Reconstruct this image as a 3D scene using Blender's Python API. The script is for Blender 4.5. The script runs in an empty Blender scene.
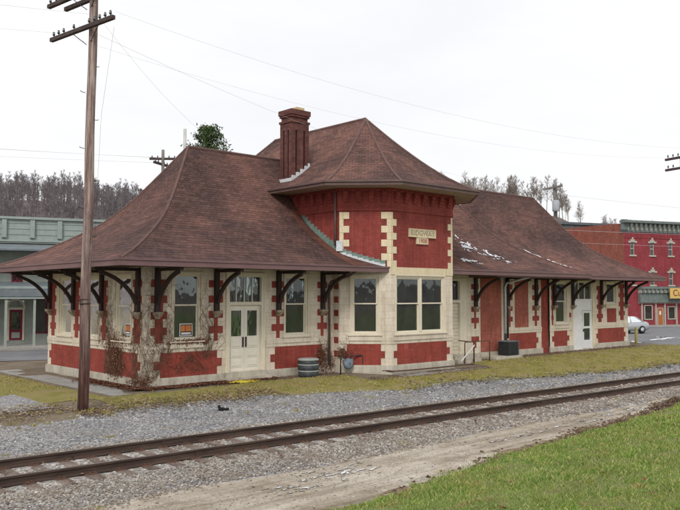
import bpy, math, random
import numpy as np
from mathutils import Vector, Matrix
R = math.radians
random.seed(7); rng = np.random.default_rng(7)
S = bpy.context.scene; COL = S.collection

# ------------------------------------------------------------------ helpers
class MB:
    def __init__(s): s.v = []; s.f = []; s.m = []; s.mats = []; s.sm = []
    def _mi(s, mat):
        if mat is None: return 0
        if mat not in s.mats: s.mats.append(mat)
        return s.mats.index(mat)
    def add(s, vs, fs, mat=None, smooth=False):
        o = len(s.v); s.v += [tuple(v) for v in vs]; k = s._mi(mat)
        for f in fs: s.f.append([i + o for i in f]); s.m.append(k); s.sm.append(smooth)
    def box(s, x0, y0, z0, x1, y1, z1, mat=None):
        s.hexa([(x0,y0,z0),(x1,y0,z0),(x1,y1,z0),(x0,y1,z0),(x0,y0,z1),(x1,y0,z1),(x1,y1,z1),(x0,y1,z1)], mat)
    def hexa(s, p, mat=None):
        s.add(p, [(0,3,2,1),(4,5,6,7),(0,1,5,4),(1,2,6,5),(2,3,7,6),(3,0,4,7)], mat)
    def wbox(s, F, u0, u1, z0, z1, d0, d1, mat=None):
        # box on a wall frame: u along, d outward
        p = [F.p(u0,z0,d1),F.p(u1,z0,d1),F.p(u1,z0,d0),F.p(u0,z0,d0),F.p(u0,z1,d1),F.p(u1,z1,d1),F.p(u1,z1,d0),F.p(u0,z1,d0)]
        s.hexa(p, mat)
    def tube(s, pts, r, n=6, mat=None, r1=None, caps=True):
        pts = [Vector(p) for p in pts]; L = len(pts)
        if L < 2: return
        rs = [r + ((r1 if r1 is not None else r) - r) * i / (L - 1) for i in range(L)]
        vs = []; a = None
        for i, p in enumerate(pts):
            t = (pts[min(i+1, L-1)] - pts[max(i-1, 0)])
            t = t.normalized() if t.length > 1e-9 else Vector((0,0,1))
            if a is None: a = t.orthogonal().normalized()
            else:
                a = a - t * a.dot(t); a = a.normalized() if a.length > 1e-6 else t.orthogonal().normalized()
            b = t.cross(a)
            for k in range(n):
                q = 2*math.pi*k/n
                vs.append(p + (a*math.cos(q) + b*math.sin(q)) * rs[i])
        fs = [(i*n+k, i*n+(k+1)%n, (i+1)*n+(k+1)%n, (i+1)*n+k) for i in range(L-1) for k in range(n)]
        if caps: fs += [tuple(range(n))[::-1], tuple(range((L-1)*n, L*n))]
        s.add(vs, fs, mat, True)
    def lathe(s, prof, c=(0,0,0), n=20, mat=None, axis='z'):
        vs = []
        for r, z in prof:
            for k in range(n):
                q = 2*math.pi*k/n
                if axis == 'z': vs.append((c[0]+r*math.cos(q), c[1]+r*math.sin(q), c[2]+z))
                elif axis == 'y': vs.append((c[0]+r*math.cos(q), c[1]+z, c[2]+r*math.sin(q)))
                else: vs.append((c[0]+z, c[1]+r*math.cos(q), c[2]+r*math.sin(q)))
        L = len(prof)
        fs = [(i*n+k, i*n+(k+1)%n, (i+1)*n+(k+1)%n, (i+1)*n+k) for i in range(L-1) for k in range(n)]
        fs += [tuple(range(n))[::-1], tuple(range((L-1)*n, L*n))]
        s.add(vs, fs, mat, True)
    def build(s, name, mat=None, parent=None, loc=None, rz=0, smooth=None):
        me = bpy.data.meshes.new(name)
        me.from_pydata(s.v, [], s.f)
        mats = s.mats if s.mats else [mat]
        if mat is not None and s.mats and mat not in s.mats: pass
        for m_ in mats: me.materials.append(m_)
        if s.mats: me.polygons.foreach_set('material_index', s.m)
        me.polygons.foreach_set('use_smooth', [bool(x) if smooth is None else smooth for x in s.sm])
        me.update()
        o = bpy.data.objects.new(name, me); COL.objects.link(o)
        if parent is not None: o.parent = parent
        if loc is not None: o.location = loc
        if rz: o.rotation_euler = (0,0,rz)
        return o

class Fr:
    def __init__(s, o, d, n): s.o = Vector((o[0],o[1],0)); s.d = Vector((d[0],d[1],0)).normalized(); s.n = Vector((n[0],n[1],0)).normalized()
    def p(s, u, z, d=0): q = s.o + s.d*u + s.n*d; return (q.x, q.y, z)

def npmesh(name, V, Fa, mat, parent=None, smooth=False):
    """V (n,3) float, Fa (m,k) int"""
    me = bpy.data.meshes.new(name)
    n, m, k = len(V), len(Fa), Fa.shape[1]
    me.vertices.add(n); me.vertices.foreach_set('co', np.asarray(V, np.float32).ravel())
    me.loops.add(m*k); me.loops.foreach_set('vertex_index', np.asarray(Fa, np.int32).ravel())
    me.polygons.add(m); me.polygons.foreach_set('loop_start', np.arange(0, m*k, k, dtype=np.int32))
    me.polygons.foreach_set('use_smooth', np.full(m, smooth))
    me.update(calc_edges=True); me.validate()
    me.materials.append(mat)
    o = bpy.data.objects.new(name, me); COL.objects.link(o)
    if parent is not None: o.parent = parent
    return o

def tag(o, label=None, cat=None, group=None, kind=None):
    if label: o['label'] = label
    if cat: o['category'] = cat
    if group: o['group'] = group
    if kind: o['kind'] = kind
    return o
def thing(name, label, cat, loc=(0,0,0), rz=0, group=None):
    o = bpy.data.objects.new(name, None); COL.objects.link(o); o.location = loc; o.rotation_euler = (0,0,rz)
    o.empty_display_size = .3
    return tag(o, label, cat, group)
def copy_tree(o, parent=None):
    c = o.copy(); COL.objects.link(c); c.parent = parent
    for ch in list(o.children): copy_tree(ch, c)
    return c
ORD = ['first','second','third','fourth','fifth','sixth','seventh','eighth','ninth','tenth','eleventh','twelfth','thirteenth','fourteenth','fifteenth','sixteenth','seventeenth','eighteenth','nineteenth','twentieth']

# ------------------------------------------------------------------ materials
def c3(r, g, b):
    f = lambda v: (v/255/12.92) if v/255 <= .04045 else ((v/255+.055)/1.055)**2.4
    return (f(r), f(g), f(b), 1)
class NT:
    def __init__(s, name):
        s.m = bpy.data.materials.new(name); s.m.use_nodes = True
        s.t = s.m.node_tree; s.N = s.t.nodes; s.L = s.t.links
        s.b = s.N['Principled BSDF']
    def n(s, typ, **kw):
        x = s.N.new(typ)
        for k, v in kw.items():
            if k.startswith('_'): setattr(x, k[1:], v)
        return x
    def l(s, a, b): s.L.new(a, b)
    def noise(s, vec, scale, detail=5, rough=.6, dist=0):
        x = s.N.new('ShaderNodeTexNoise'); x.inputs['Scale'].default_value = scale; x.inputs['Detail'].default_value = detail
        x.inputs['Roughness'].default_value = rough; x.inputs['Distortion'].default_value = dist
        if vec is not None: s.l(vec, x.inputs['Vector'])
        return x.outputs['Fac']
    def ramp(s, fac, stops):
        x = s.N.new('ShaderNodeValToRGB'); e = x.color_ramp.elements
        while len(e) < len(stops): e.new(.5)
        for i, (p, c) in enumerate(stops): e[i].position = p; e[i].color = c if len(c) == 4 else (*c, 1)
        s.l(fac, x.inputs['Fac']); return x.outputs['Color']
    def mix(s, a, b, fac, mode='MIX'):
        x = s.N.new('ShaderNodeMix'); x.data_type = 'RGBA'; x.blend_type = mode
        for sock, v in ((x.inputs[6], a), (x.inputs[7], b), (x.inputs[0], fac)):
            if isinstance(v, (int, float)): sock.default_value = v
            elif isinstance(v, tuple): sock.default_value = v
            else: s.l(v, sock)
        return x.outputs[2]
    def vec(s, scale=(1,1,1), coord='Object'):
        if coord == 'World': o = s.N.new('ShaderNodeNewGeometry').outputs['Position']
        else: o = s.N.new('ShaderNodeTexCoord').outputs[coord]
        if scale == (1,1,1): return o
        mp = s.N.new('ShaderNodeMapping'); mp.inputs['Scale'].default_value = scale; s.l(o, mp.inputs['Vector']); return mp.outputs[0]
    def wallvec(s, su=1, sv=1):
        """planar coordinates of any wall or roof plane: u along the horizontal tangent, v = height"""
        g = s.N.new('ShaderNodeNewGeometry')
        cr = s.N.new('ShaderNodeVectorMath'); cr.operation = 'CROSS_PRODUCT'; s.l(g.outputs['True Normal'], cr.inputs[0]); cr.inputs[1].default_value = (0,0,1)
        nm = s.N.new('ShaderNodeVectorMath'); nm.operation = 'NORMALIZE'; s.l(cr.outputs[0], nm.inputs[0])
        dt = s.N.new('ShaderNodeVectorMath'); dt.operation = 'DOT_PRODUCT'; s.l(nm.outputs[0], dt.inputs[0]); s.l(g.outputs['Position'], dt.inputs[1])
        sp = s.N.new('ShaderNodeSeparateXYZ'); s.l(g.outputs['Position'], sp.inputs[0])
        m1 = s.N.new('ShaderNodeMath'); m1.operation = 'MULTIPLY'; s.l(dt.outputs['Value'], m1.inputs[0]); m1.inputs[1].default_value = su
        m2 = s.N.new('ShaderNodeMath'); m2.operation = 'MULTIPLY'; s.l(sp.outputs['Z'], m2.inputs[0]); m2.inputs[1].default_value = sv
        cb = s.N.new('ShaderNodeCombineXYZ'); s.l(m1.outputs[0], cb.inputs[0]); s.l(m2.outputs[0], cb.inputs[1])
        return cb.outputs[0]
    def brick(s, vec, c1, c2, mortar, scale, w, h, ms=.02, bias=0):
        x = s.N.new('ShaderNodeTexBrick'); s.l(vec, x.inputs['Vector'])
        x.inputs['Color1'].default_value = c1; x.inputs['Color2'].default_value = c2; x.inputs['Mortar'].default_value = mortar
        x.inputs['Scale'].default_value = scale; x.inputs['Brick Width'].default_value = w; x.inputs['Row Height'].default_value = h
        x.inputs['Mortar Size'].default_value = ms; x.inputs['Mortar Smooth'].default_value = .3; x.inputs['Bias'].default_value = bias
        return x
    def bump(s, h, strength, dist=.02):
        x = s.N.new('ShaderNodeBump'); x.inputs['Strength'].default_value = strength; x.inputs['Distance'].default_value = dist
        s.l(h, x.inputs['Height']); s.l(x.outputs[0], s.b.inputs['Normal'])
    def done(s, col, rough=.85, spec=.3, metal=0):
        if isinstance(col, tuple): s.b.inputs['Base Color'].default_value = col
        else: s.l(col, s.b.inputs['Base Color'])
        s.b.inputs['Roughness'].default_value = rough; s.b.inputs['Specular IOR Level'].default_value = spec; s.b.inputs['Metallic'].default_value = metal
        return s.m
def M(name, a, b, scale=3, rough=.85, bump=.3, bscale=30, stretch=(1,1,1), spec=.3, metal=0, lo=.35, hi=.65, fine=.25):
    """two-tone weathered material"""
    t = NT(name); v = t.vec(stretch)
    n1 = t.noise(v, scale, 6, .65); col = t.ramp(n1, [(lo, a), (hi, b)])
    n2 = t.noise(v, bscale, 4, .7)
    col = t.mix(col, t.ramp(n2, [(.3, (.55,.55,.55,1)), (.7, (1.3,1.3,1.3,1))]), fine, 'MULTIPLY')
    if bump: t.bump(n2, bump)
    return t.done(col, rough, spec, metal)

def brick_mat(name, a, b, mortar, w=.24, h=.075, wear=.35, wearcol=(.5,.42,.38,1), bump=.35, big=1.0):
    t = NT(name); v = t.wallvec(); br = t.brick(v, a, b, mortar, 1, w, h, .006)
    wv = t.vec((1,1,.7), 'World')
    n1 = t.noise(wv, 1.3*big, 7, .65); col = t.mix(br.outputs['Color'], t.ramp(n1, [(.3,(.72,.72,.72,1)),(.7,(1.22,1.2,1.2,1))]), .8, 'MULTIPLY')
    n2 = t.noise(wv, 5, 8, .75); f = t.ramp(n2, [(.54,(0,0,0,1)),(.70,(wear,wear,wear,1))]); col = t.mix(col, wearcol, f)
    n5 = t.noise(t.vec((3.2,3.2,.22), 'World'), 2.4, 6, .7); col = t.mix(col, t.ramp(n5, [(.3,(.6,.56,.56,1)),(.55,(1,1,1,1)),(.75,(1.25,1.3,1.3,1))]), .6, 'MULTIPLY')
    n6 = t.noise(wv, 45, 3, .7); col = t.mix(col, t.ramp(n6, [(.3,(.75,.75,.75,1)),(.7,(1.2,1.2,1.2,1))]), .5, 'MULTIPLY')
    t.bump(br.outputs['Fac'], bump, -.01)
    return t.done(col, .8, .25)
def stone_mat(name, a, b, joint, w=.62, h=.27, stain=.5):
    t = NT(name); v = t.wallvec(); br = t.brick(v, a, b, joint, 1, w, h, .008)
    wv = t.vec((1,1,.45), 'World')
    n1 = t.noise(wv, 2.2, 8, .7); col = t.mix(br.outputs['Color'], t.ramp(n1, [(.3,(.62,.58,.52,1)),(.62,(1.1,1.1,1.1,1))]), stain, 'MULTIPLY')
    n2 = t.noise(wv, 22, 5, .7); col = t.mix(col, t.ramp(n2, [(.3,(.75,.74,.7,1)),(.7,(1.15,1.15,1.15,1))]), .5, 'MULTIPLY')
    n5 = t.noise(t.vec((4,4,.25), 'World'), 2, 6, .7); col = t.mix(col, t.ramp(n5, [(.28,(.62,.56,.48,1)),(.5,(1,1,1,1))]), .6, 'MULTIPLY')
    t.bump(n2, .25)
    return t.done(col, .9, .2)
def roof_mat(name, a, b, mortar, patch, w=.26, h=.10):
    t = NT(name); v = t.wallvec(1, 1); br = t.brick(v, a, b, mortar, 1, w, h, .007)
    wv = t.vec((1,1,1), 'World')
    n1 = t.noise(wv, .33, 7, .6); col = t.mix(br.outputs['Color'], t.ramp(n1, [(.36,(.56,.60,.66,1)),(.64,(1.5,1.3,1.2,1))]), .9, 'MULTIPLY')
    n3 = t.noise(t.vec((.35,.35,2.6), 'World'), 2.2, 6, .7); col = t.mix(col, t.ramp(n3, [(.3,(.7,.68,.7,1)),(.68,(1.25,1.22,1.2,1))]), .7, 'MULTIPLY')
    n2 = t.noise(wv, 9, 8, .8); col = t.mix(col, patch, t.ramp(n2, [(.52,(0,0,0,1)),(.72,(.6,.6,.6,1))]))
    n4 = t.noise(wv, 40, 3, .7)
    ad = t.n('ShaderNodeMath', _operation='SUBTRACT'); t.l(n4, ad.inputs[0]); t.l(br.outputs['Fac'], ad.inputs[1])
    t.bump(ad.outputs[0], .6, .02)
    return t.done(col, .92, .15)

m_brick = brick_mat('painted_red_brick', (.275,.053,.038,1), (.325,.066,.048,1), (.22,.046,.036,1), wear=.4, wearcol=(.42,.2,.18,1), bump=.4)
m_brick_faded = brick_mat('faded_infill_brick', (.33,.095,.064,1), (.385,.118,.082,1), (.24,.07,.055,1), wear=.55, wearcol=(.46,.32,.29,1))
m_brick_up = brick_mat('tower_red_brick', (.262,.053,.042,1), (.31,.066,.052,1), (.19,.036,.035,1), wear=.3, wearcol=(.36,.15,.14,1), bump=.35)
m_brick_orange = brick_mat('old_orange_brick', (.24,.07,.05,1), (.29,.09,.065,1), (.22,.11,.085,1), .3, .1, .6, (.36,.2,.16,1))
m_brick_street = brick_mat('painted_crimson_brick', (.27,.045,.055,1), (.31,.055,.065,1), (.2,.03,.04,1), .3, .1, .25, (.36,.1,.1,1))
m_chim = brick_mat('chimney_brick', (.10,.038,.032,1), (.18,.066,.052,1), (.13,.08,.075,1), .22, .075, .6, (.07,.03,.028,1), big=3)
m_stone = stone_mat('cream_stone', (.66,.585,.48,1), (.74,.665,.56,1), (.52,.455,.37,1))
m_quoin = stone_mat('yellow_cream_stone', (.72,.62,.43,1), (.76,.66,.47,1), (.66,.56,.39,1), 3, 3, .25)
m_smooth = stone_mat('smooth_cream_stone', (.67,.60,.495,1), (.71,.64,.53,1), (.47,.42,.34,1), 1.6, 3, .5)
m_plinth = stone_mat('plinth_concrete', (.50,.47,.40,1), (.55,.51,.44,1), (.35,.32,.27,1), 1.9, 3, .75)
m_roof = roof_mat('shingle_roof', (.095,.057,.051,1), (.155,.090,.077,1), (.034,.025,.025,1), (.28,.165,.13,1))
m_cap = M('ridge_shingle', (.12,.070,.062,1), (.165,.10,.088,1), 4, .9, .4)
m_fascia = M('mauve_fascia_paint', (.15,.088,.088,1), (.20,.12,.118,1), 2, .6, .1, stretch=(.3,.3,1), fine=.2)
m_gutter = M('brown_gutter', (.12,.075,.07,1), (.17,.11,.10,1), 2, .55, .1)
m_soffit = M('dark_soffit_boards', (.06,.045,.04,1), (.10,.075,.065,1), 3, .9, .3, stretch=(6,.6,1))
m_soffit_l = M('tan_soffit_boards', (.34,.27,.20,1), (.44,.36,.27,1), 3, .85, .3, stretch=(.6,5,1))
m_bracket = M('dark_bracket_paint', (.028,.017,.015,1), (.055,.034,.03,1), 5, .7, .3, stretch=(3,3,.5))
m_cream = M('cream_frame_paint', (.66,.60,.47,1), (.74,.68,.55,1), 5, .6, .15, stretch=(2,2,.6), fine=.2)
m_door = M('cream_door_paint', (.70,.66,.56,1), (.76,.72,.63,1), 3, .55, .1, stretch=(1,1,.5), fine=.15)
m_white = M('white_paint', (.70,.70,.70,1), (.78,.78,.78,1), 3, .5, .08, fine=.12)
m_int = M('dim_interior', (.22,.21,.19,1), (.40,.38,.35,1), 1, .9, 0)
m_iron = M('dark_iron', (.02,.018,.017,1), (.05,.04,.035,1), 8, .6, .2)
m_rust = M('rusted_pipe', (.07,.04,.03,1), (.15,.08,.055,1), 12, .8, .3)
m_verdigris = M('verdigris_flashing', (.12,.20,.17,1), (.25,.32,.28,1), 8, .7, .2)
m_whitemet = M('weathered_white_flashing', (.50,.54,.58,1), (.72,.74,.76,1), 8, .55, .1)
m_corbel = M('stained_corbel_stone', (.20,.16,.12,1), (.42,.35,.26,1), 7, .9, .4)
m_black = NT('black_rubber_and_slit_shade').done((.012,.012,.012,1), .7)
m_yellowbrick = M('pale_yellow_brick', (.50,.38,.20,1), (.62,.50,.30,1), 10, .9, .3)

def glass_mat(name, tint=(.55,.6,.58,1), rough=.02, waves=.15, grey_veil=.055):
    t = NT(name); t.N.remove(t.b)
    out = t.N['Material Output']
    tr = t.N.new('ShaderNodeBsdfTransparent'); tr.inputs[0].default_value = tint
    gl = t.N.new('ShaderNodeBsdfGlossy'); gl.inputs['Roughness'].default_value = rough; gl.inputs['Color'].default_value = (.9,.95,.95,1)
    fr = t.N.new('ShaderNodeFresnel'); fr.inputs['IOR'].default_value = 1.75
    nz = t.noise(t.vec((1,1,.5)), 2.5, 2, .5); bp_ = t.N.new('ShaderNodeBump'); bp_.inputs['Strength'].default_value = waves; bp_.inputs['Distance'].default_value = .02
    t.l(nz, bp_.inputs['Height']); t.l(bp_.outputs[0], gl.inputs['Normal'])
    mx = t.N.new('ShaderNodeMixShader'); t.l(fr.outputs[0], mx.inputs[0]); t.l(tr.outputs[0], mx.inputs[1]); t.l(gl.outputs[0], mx.inputs[2])
    df = t.N.new('ShaderNodeBsdfDiffuse'); df.inputs[0].default_value = (.42,.43,.41,1); m2 = t.N.new('ShaderNodeMixShader')  # grey diffuse veil lifts the dark panes, imitating reflected sky
    dn = t.noise(t.vec((1,1,.6)), 1.7, 6, .7); rf = t.ramp(dn, [(.35,(grey_veil*.5,)*3+(1,)),(.7,(grey_veil*1.5,)*3+(1,))]); t.l(rf, m2.inputs[0]); t.l(mx.outputs[0], m2.inputs[1]); t.l(df.outputs[0], m2.inputs[2])
    t.l(m2.outputs[0], out.inputs['Surface']); return t.m
m_glass = glass_mat('old_window_glass', (.62,.68,.66,1), waves=.35)
m_glass_d = glass_mat('dark_shop_glass', (.12,.14,.14,1))

# ground materials
def ground_mat(name, cols, scales, bump=.5, stones=None, bs=60):
    t = NT(name); v = t.vec((1,1,1), 'World')
    n1 = t.noise(v, scales[0], 8, .7); col = t.ramp(n1, [(.32, cols[0]), (.5, cols[1]), (.68, cols[2])])
    n2 = t.noise(v, scales[1], 6, .75); col = t.mix(col, t.ramp(n2, [(.3,(.6,.6,.6,1)),(.7,(1.35,1.35,1.35,1))]), .6, 'MULTIPLY')
    h = n2
    if stones:
        vo = t.N.new('ShaderNodeTexVoronoi'); vo.inputs['Scale'].default_value = stones; t.l(v, vo.inputs['Vector'])
        sp = t.N.new('ShaderNodeSeparateColor'); t.l(vo.outputs['Color'], sp.inputs[0])
        col = t.mix(col, t.ramp(sp.outputs[0], [(0,(.5,.5,.52,1)),(.55,(1,1,1,1)),(1,(1.7,1.7,1.7,1))]), .85, 'MULTIPLY')
        h = vo.outputs['Distance']
        t.bump(h, bump, -.03)
    else: t.bump(h, bump, .03)
    return t.done(col, .95, .15)
m_ground = ground_mat('bare_earth', [(.13,.10,.07,1),(.19,.15,.11,1),(.22,.19,.14,1)], (.6, 14))
m_gravel = ground_mat('grey_gravel', [(.20,.195,.20,1),(.29,.28,.285,1),(.34,.325,.31,1)], (.5, 9), .8, 22)
m_ballast = ground_mat('pale_ballast', [(.25,.235,.215,1),(.34,.32,.30,1),(.40,.375,.35,1)], (.8, 9), .8, 16)
def add_bands(m):
    nt = m.node_tree; bs_ = nt.nodes['Principled BSDF']; lk = bs_.inputs['Base Color'].links[0].from_socket
    g = nt.nodes.new('ShaderNodeNewGeometry'); mp_ = nt.nodes.new('ShaderNodeMapping'); mp_.inputs['Rotation'].default_value = (0,0,-.06); mp_.inputs['Scale'].default_value = (.12,2.6,.2); nt.links.new(g.outputs['Position'], mp_.inputs['Vector'])
    n_ = nt.nodes.new('ShaderNodeTexNoise'); n_.inputs['Scale'].default_value = 1.2; n_.inputs['Detail'].default_value = 5; nt.links.new(mp_.outputs[0], n_.inputs['Vector'])
    c_ = nt.nodes.new('ShaderNodeValToRGB'); c_.color_ramp.elements[0].position = .35; c_.color_ramp.elements[0].color = (.68,.64,.60,1); c_.color_ramp.elements[1].position = .62; c_.color_ramp.elements[1].color = (1.18,1.18,1.18,1); nt.links.new(n_.outputs['Fac'], c_.inputs['Fac'])
    x_ = nt.nodes.new('ShaderNodeMix'); x_.data_type = 'RGBA'; x_.blend_type = 'MULTIPLY'; x_.inputs[0].default_value = 1; nt.links.new(lk, x_.inputs[6]); nt.links.new(c_.outputs[0], x_.inputs[7]); nt.links.new(x_.outputs[2], bs_.inputs['Base Color']); return m
m_road = ground_mat('dirt_road', [(.26,.22,.17,1),(.37,.325,.265,1),(.45,.41,.355,1)], (1.1, 10), .5)
add_bands(m_road)
m_verge = ground_mat('brown_verge', [(.17,.12,.08,1),(.23,.17,.12,1),(.30,.24,.18,1)], (1.5, 14), .8)
m_grass_g = ground_mat('turf_soil', [(.11,.17,.045,1),(.18,.22,.07,1),(.26,.20,.13,1)], (1.2, 25), .8)
m_grass_y = ground_mat('winter_turf_soil', [(.16,.16,.04,1),(.27,.235,.08,1),(.30,.23,.14,1)], (1.0, 25), .8)
m_asph = ground_mat('asphalt', [(.15,.15,.16,1),(.19,.19,.20,1),(.23,.23,.235,1)], (.35, 20), .3)
m_conc = ground_mat('old_concrete', [(.26,.25,.23,1),(.33,.32,.30,1),(.38,.37,.34,1)], (1.4, 15), .3)
m_snow = ground_mat('old_snow', [(.60,.62,.66,1),(.70,.72,.75,1),(.78,.79,.81,1)], (4, 30), .3)
def stone_bits(name, pal, patch=None, pscale=.8, amt=.8, lo=.48, hi=.62):
    t = NT(name); g = t.N.new('ShaderNodeNewGeometry'); t_ = t.ramp(g.outputs['Random Per Island'], pal)
    wv = t.vec((1,1,1),'World'); n = t.noise(wv, 60, 3); t_ = t.mix(t_, t.ramp(n, [(.3,(.75,.75,.75,1)),(.7,(1.2,1.2,1.2,1))]), .6, 'MULTIPLY')
    n0 = t.noise(t.vec((1,1,.2),'World'), .9, 6, .65); t_ = t.mix(t_, t.ramp(n0, [(.32,(.78,.78,.78,1)),(.68,(1.22,1.2,1.16,1))]), .9, 'MULTIPLY')
    if patch: t_ = t.mix(t_, patch, t.ramp(t.noise(t.vec((1,1,.2),'World'), pscale, 7, .7), [(lo,(0,0,0,1)),(hi,(amt,amt,amt,1))]))
    return t.done(t_, .9, .2)
m_st_b = stone_bits('ballast_stone', [(0,(.15,.13,.115,1)),(.35,(.265,.24,.215,1)),(.8,(.37,.34,.31,1)),(1,(.56,.53,.49,1))], (.22,.165,.12,1), 1.3, .55)
m_st_g = stone_bits('blue_grey_gravel_stone', [(0,(.13,.13,.14,1)),(.4,(.23,.23,.24,1)),(.8,(.34,.335,.34,1)),(1,(.52,.52,.52,1))], (.27,.25,.225,1), .6, .7)
m_bl_g = stone_bits('green_grass_blades', [(0,(.10,.18,.025,1)),(.45,(.19,.29,.06,1)),(.78,(.30,.36,.10,1)),(1,(.56,.48,.26,1))], (.36,.32,.12,1), .55, .55, .52, .72)
m_bl_y = stone_bits('yellow_grass_blades', [(0,(.14,.17,.025,1)),(.4,(.29,.28,.06,1)),(.75,(.42,.36,.13,1)),(1,(.50,.40,.22,1))], (.33,.24,.14,1), .8, .8)
m_dead = stone_bits('dead_leaf_litter', [(0,(.06,.022,.014,1)),(.5,(.14,.05,.03,1)),(1,(.24,.13,.08,1))])
m_soil = stone_bits('dug_soil_clod', [(0,(.07,.045,.03,1)),(.6,(.15,.10,.07,1)),(1,(.24,.18,.13,1))])

# ------------------------------------------------------------------ world, camera, sun
w = bpy.data.worlds.new('World'); S.world = w; w.use_nodes = True
wt = w.node_tree; bg = wt.nodes['Background']
sky = wt.nodes.new('ShaderNodeTexSky'); sky.sky_type = 'NISHITA'; sky.sun_disc = False
SUN_EL, SUN_AZ = R(42), R(232)      # azimuth clockwise from +Y
sky.sun_elevation = SUN_EL; sky.sun_rotation = SUN_AZ
tc = wt.nodes.new('ShaderNodeTexCoord'); mp = wt.nodes.new('ShaderNodeMapping'); mp.inputs['Scale'].default_value = (1,1,3.2)
wt.links.new(tc.outputs['Generated'], mp.inputs['Vector'])
nz = wt.nodes.new('ShaderNodeTexNoise'); nz.inputs['Scale'].default_value = 2.2; nz.inputs['Detail'].default_value = 6; nz.inputs['Roughness'].default_value = .55
wt.links.new(mp.outputs[0], nz.inputs['Vector'])
rp = wt.nodes.new('ShaderNodeValToRGB'); rp.color_ramp.elements[0].position = .3; rp.color_ramp.elements[0].color = (8.45,8.5,8.7,1)
rp.color_ramp.elements[1].position = .62; rp.color_ramp.elements[1].color = (9.4,9.4,9.5,1)
wt.links.new(nz.outputs['Fac'], rp.inputs['Fac'])
mx = wt.nodes.new('ShaderNodeMix'); mx.data_type = 'RGBA'; mx.inputs[0].default_value = .95
wt.links.new(sky.outputs[0], mx.inputs[6]); wt.links.new(rp.outputs[0], mx.inputs[7]); wt.links.new(mx.outputs[2], bg.inputs[0])
bg.inputs[1].default_value = .1
sun = bpy.data.lights.new('sun', 'SUN'); sun.energy = 1.5; sun.angle = R(14); sun.color = (1,.96,.9)
so = bpy.data.objects.new('sun', sun); COL.objects.link(so)
sd = Vector((math.sin(SUN_AZ)*math.cos(SUN_EL), math.cos(SUN_AZ)*math.cos(SUN_EL), math.sin(SUN_EL)))
so.rotation_euler = sd.to_track_quat('Z', 'Y').to_euler(); so.location = (0,0,40)

CX, CY, CZ, YAW, PIT, FPX = -12.5987, -23.6577, 3.1, .7358, .0512, 776.66
cam = bpy.data.cameras.new('camera'); co = bpy.data.objects.new('camera', cam); COL.objects.link(co); S.camera = co
co.location = (CX, CY, CZ); co.rotation_euler = (math.pi/2+PIT, 0, -YAW)
cam.sensor_width = 36; cam.lens = FPX/680*36; cam.clip_end = 6000; cam.clip_start = .1
S.view_settings.view_transform = 'Standard'; S.view_settings.look = 'None'; S.view_settings.gamma = 1; S.view_settings.exposure = .2
S.view_settings.use_curve_mapping = False
FW = Vector((math.sin(YAW), math.cos(YAW))); RT = Vector((math.cos(YAW), -math.sin(YAW)))

# ------------------------------------------------------------------ terrain
def sst(t): t = np.clip(t, 0, 1); return t*t*(3-2*t)
def ynoise(x, seed, amp=.3, f=1.0):
    x = np.asarray(x, float); r = np.random.default_rng(seed); out = np.zeros_like(x)
    for k in range(7):
        out += np.sin(x*f*(.55*1.75**k) + r.uniform(0, 6.28)) * (.62**k)
    return out*amp
def edge_near(x): return -14.5 + (np.asarray(x)+4.5)*.107 + ynoise(x, 3, .13, 1.1)
def hgt(x, y):
    x = np.asarray(x, float); y = np.asarray(y, float)
    dr = np.maximum(np.maximum(-x, x-32.7), np.maximum(-y, y-8.1)); 
    z = -.03 - .09*sst(dr/6) - .18*sst((-1.0-y)/3.5)
    d = np.clip(-14.5+(x+4.5)*.107 - y, 0, 14)
    z = z + .14*d + .08*sst(d/.5)
    far = sst((np.hypot(x, y)-90)/60)
    z = z*(1-far) + far*-.15
    return z + .012*np.sin(x*2.1+y*1.3)*np.sin(y*2.7-x*.7)*sst((np.abs(x)+np.abs(y))/3)
def grid_sheet(name, xs, ys, off, mat):
    X, Y = np.meshgrid(xs, ys); Z = hgt(X, Y)+off; V = np.stack([X, Y, Z], -1).reshape(-1, 3)
    nx, ny = len(xs), len(ys); i, j = np.meshgrid(np.arange(nx-1), np.arange(ny-1)); a = (j*nx+i).ravel()
    return npmesh(name, V, np.stack([a, a+1, a+nx+1, a+nx], 1), mat, smooth=True)
xs = np.concatenate([np.linspace(-2500,-60,14)[:-1], np.linspace(-60,-14,24)[:-1], np.linspace(-14,44,150)[:-1], np.linspace(44,110,30)[:-1], np.linspace(110,2500,14)])
ys = np.concatenate([np.linspace(-2500,-60,14)[:-1], np.linspace(-60,-27,18)[:-1], np.linspace(-27,10,190)[:-1], np.linspace(10,90,30)[:-1], np.linspace(90,2500,14)])
tag(grid_sheet('ground', xs, ys, 0, m_ground), 'bare earth ground around the station', kind='structure')
def strip(name, x0, x1, dx, ylo, yhi, off, mat, ny=10, kind='structure', label=None, edge=None):
    x = np.arange(x0, x1+dx/2, dx); a, b = ylo(x), yhi(x); t = np.linspace(0, 1, ny)
    X = np.repeat(x[None], ny, 0); Y = a[None]*(1-t[:, None]) + b[None]*t[:, None]
    Z = hgt(X, Y)+off; V = np.stack([X, Y, Z], -1).reshape(-1, 3); nx = len(x)
    i, j = np.meshgrid(np.arange(nx-1), np.arange(ny-1)); q = (j*nx+i).ravel()
    o = npmesh(name, V, np.stack([q, q+1, q+nx+1, q+nx], 1), mat, smooth=True); return tag(o, label, kind=kind)
TS = -.042
def tc_(x): return -8.95 + TS*np.asarray(x)
g_top = lambda x: -2.95 - .16*np.clip(x-1, 0, 25) + ynoise(x, 11, .28, 1.0)     # gravel meets turf
strip('gravel_yard', -40, 120, .2, lambda x: -12.0+ynoise(x, 5, .14), g_top, .006, m_gravel, 26, label='grey gravel yard between station and track')
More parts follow.
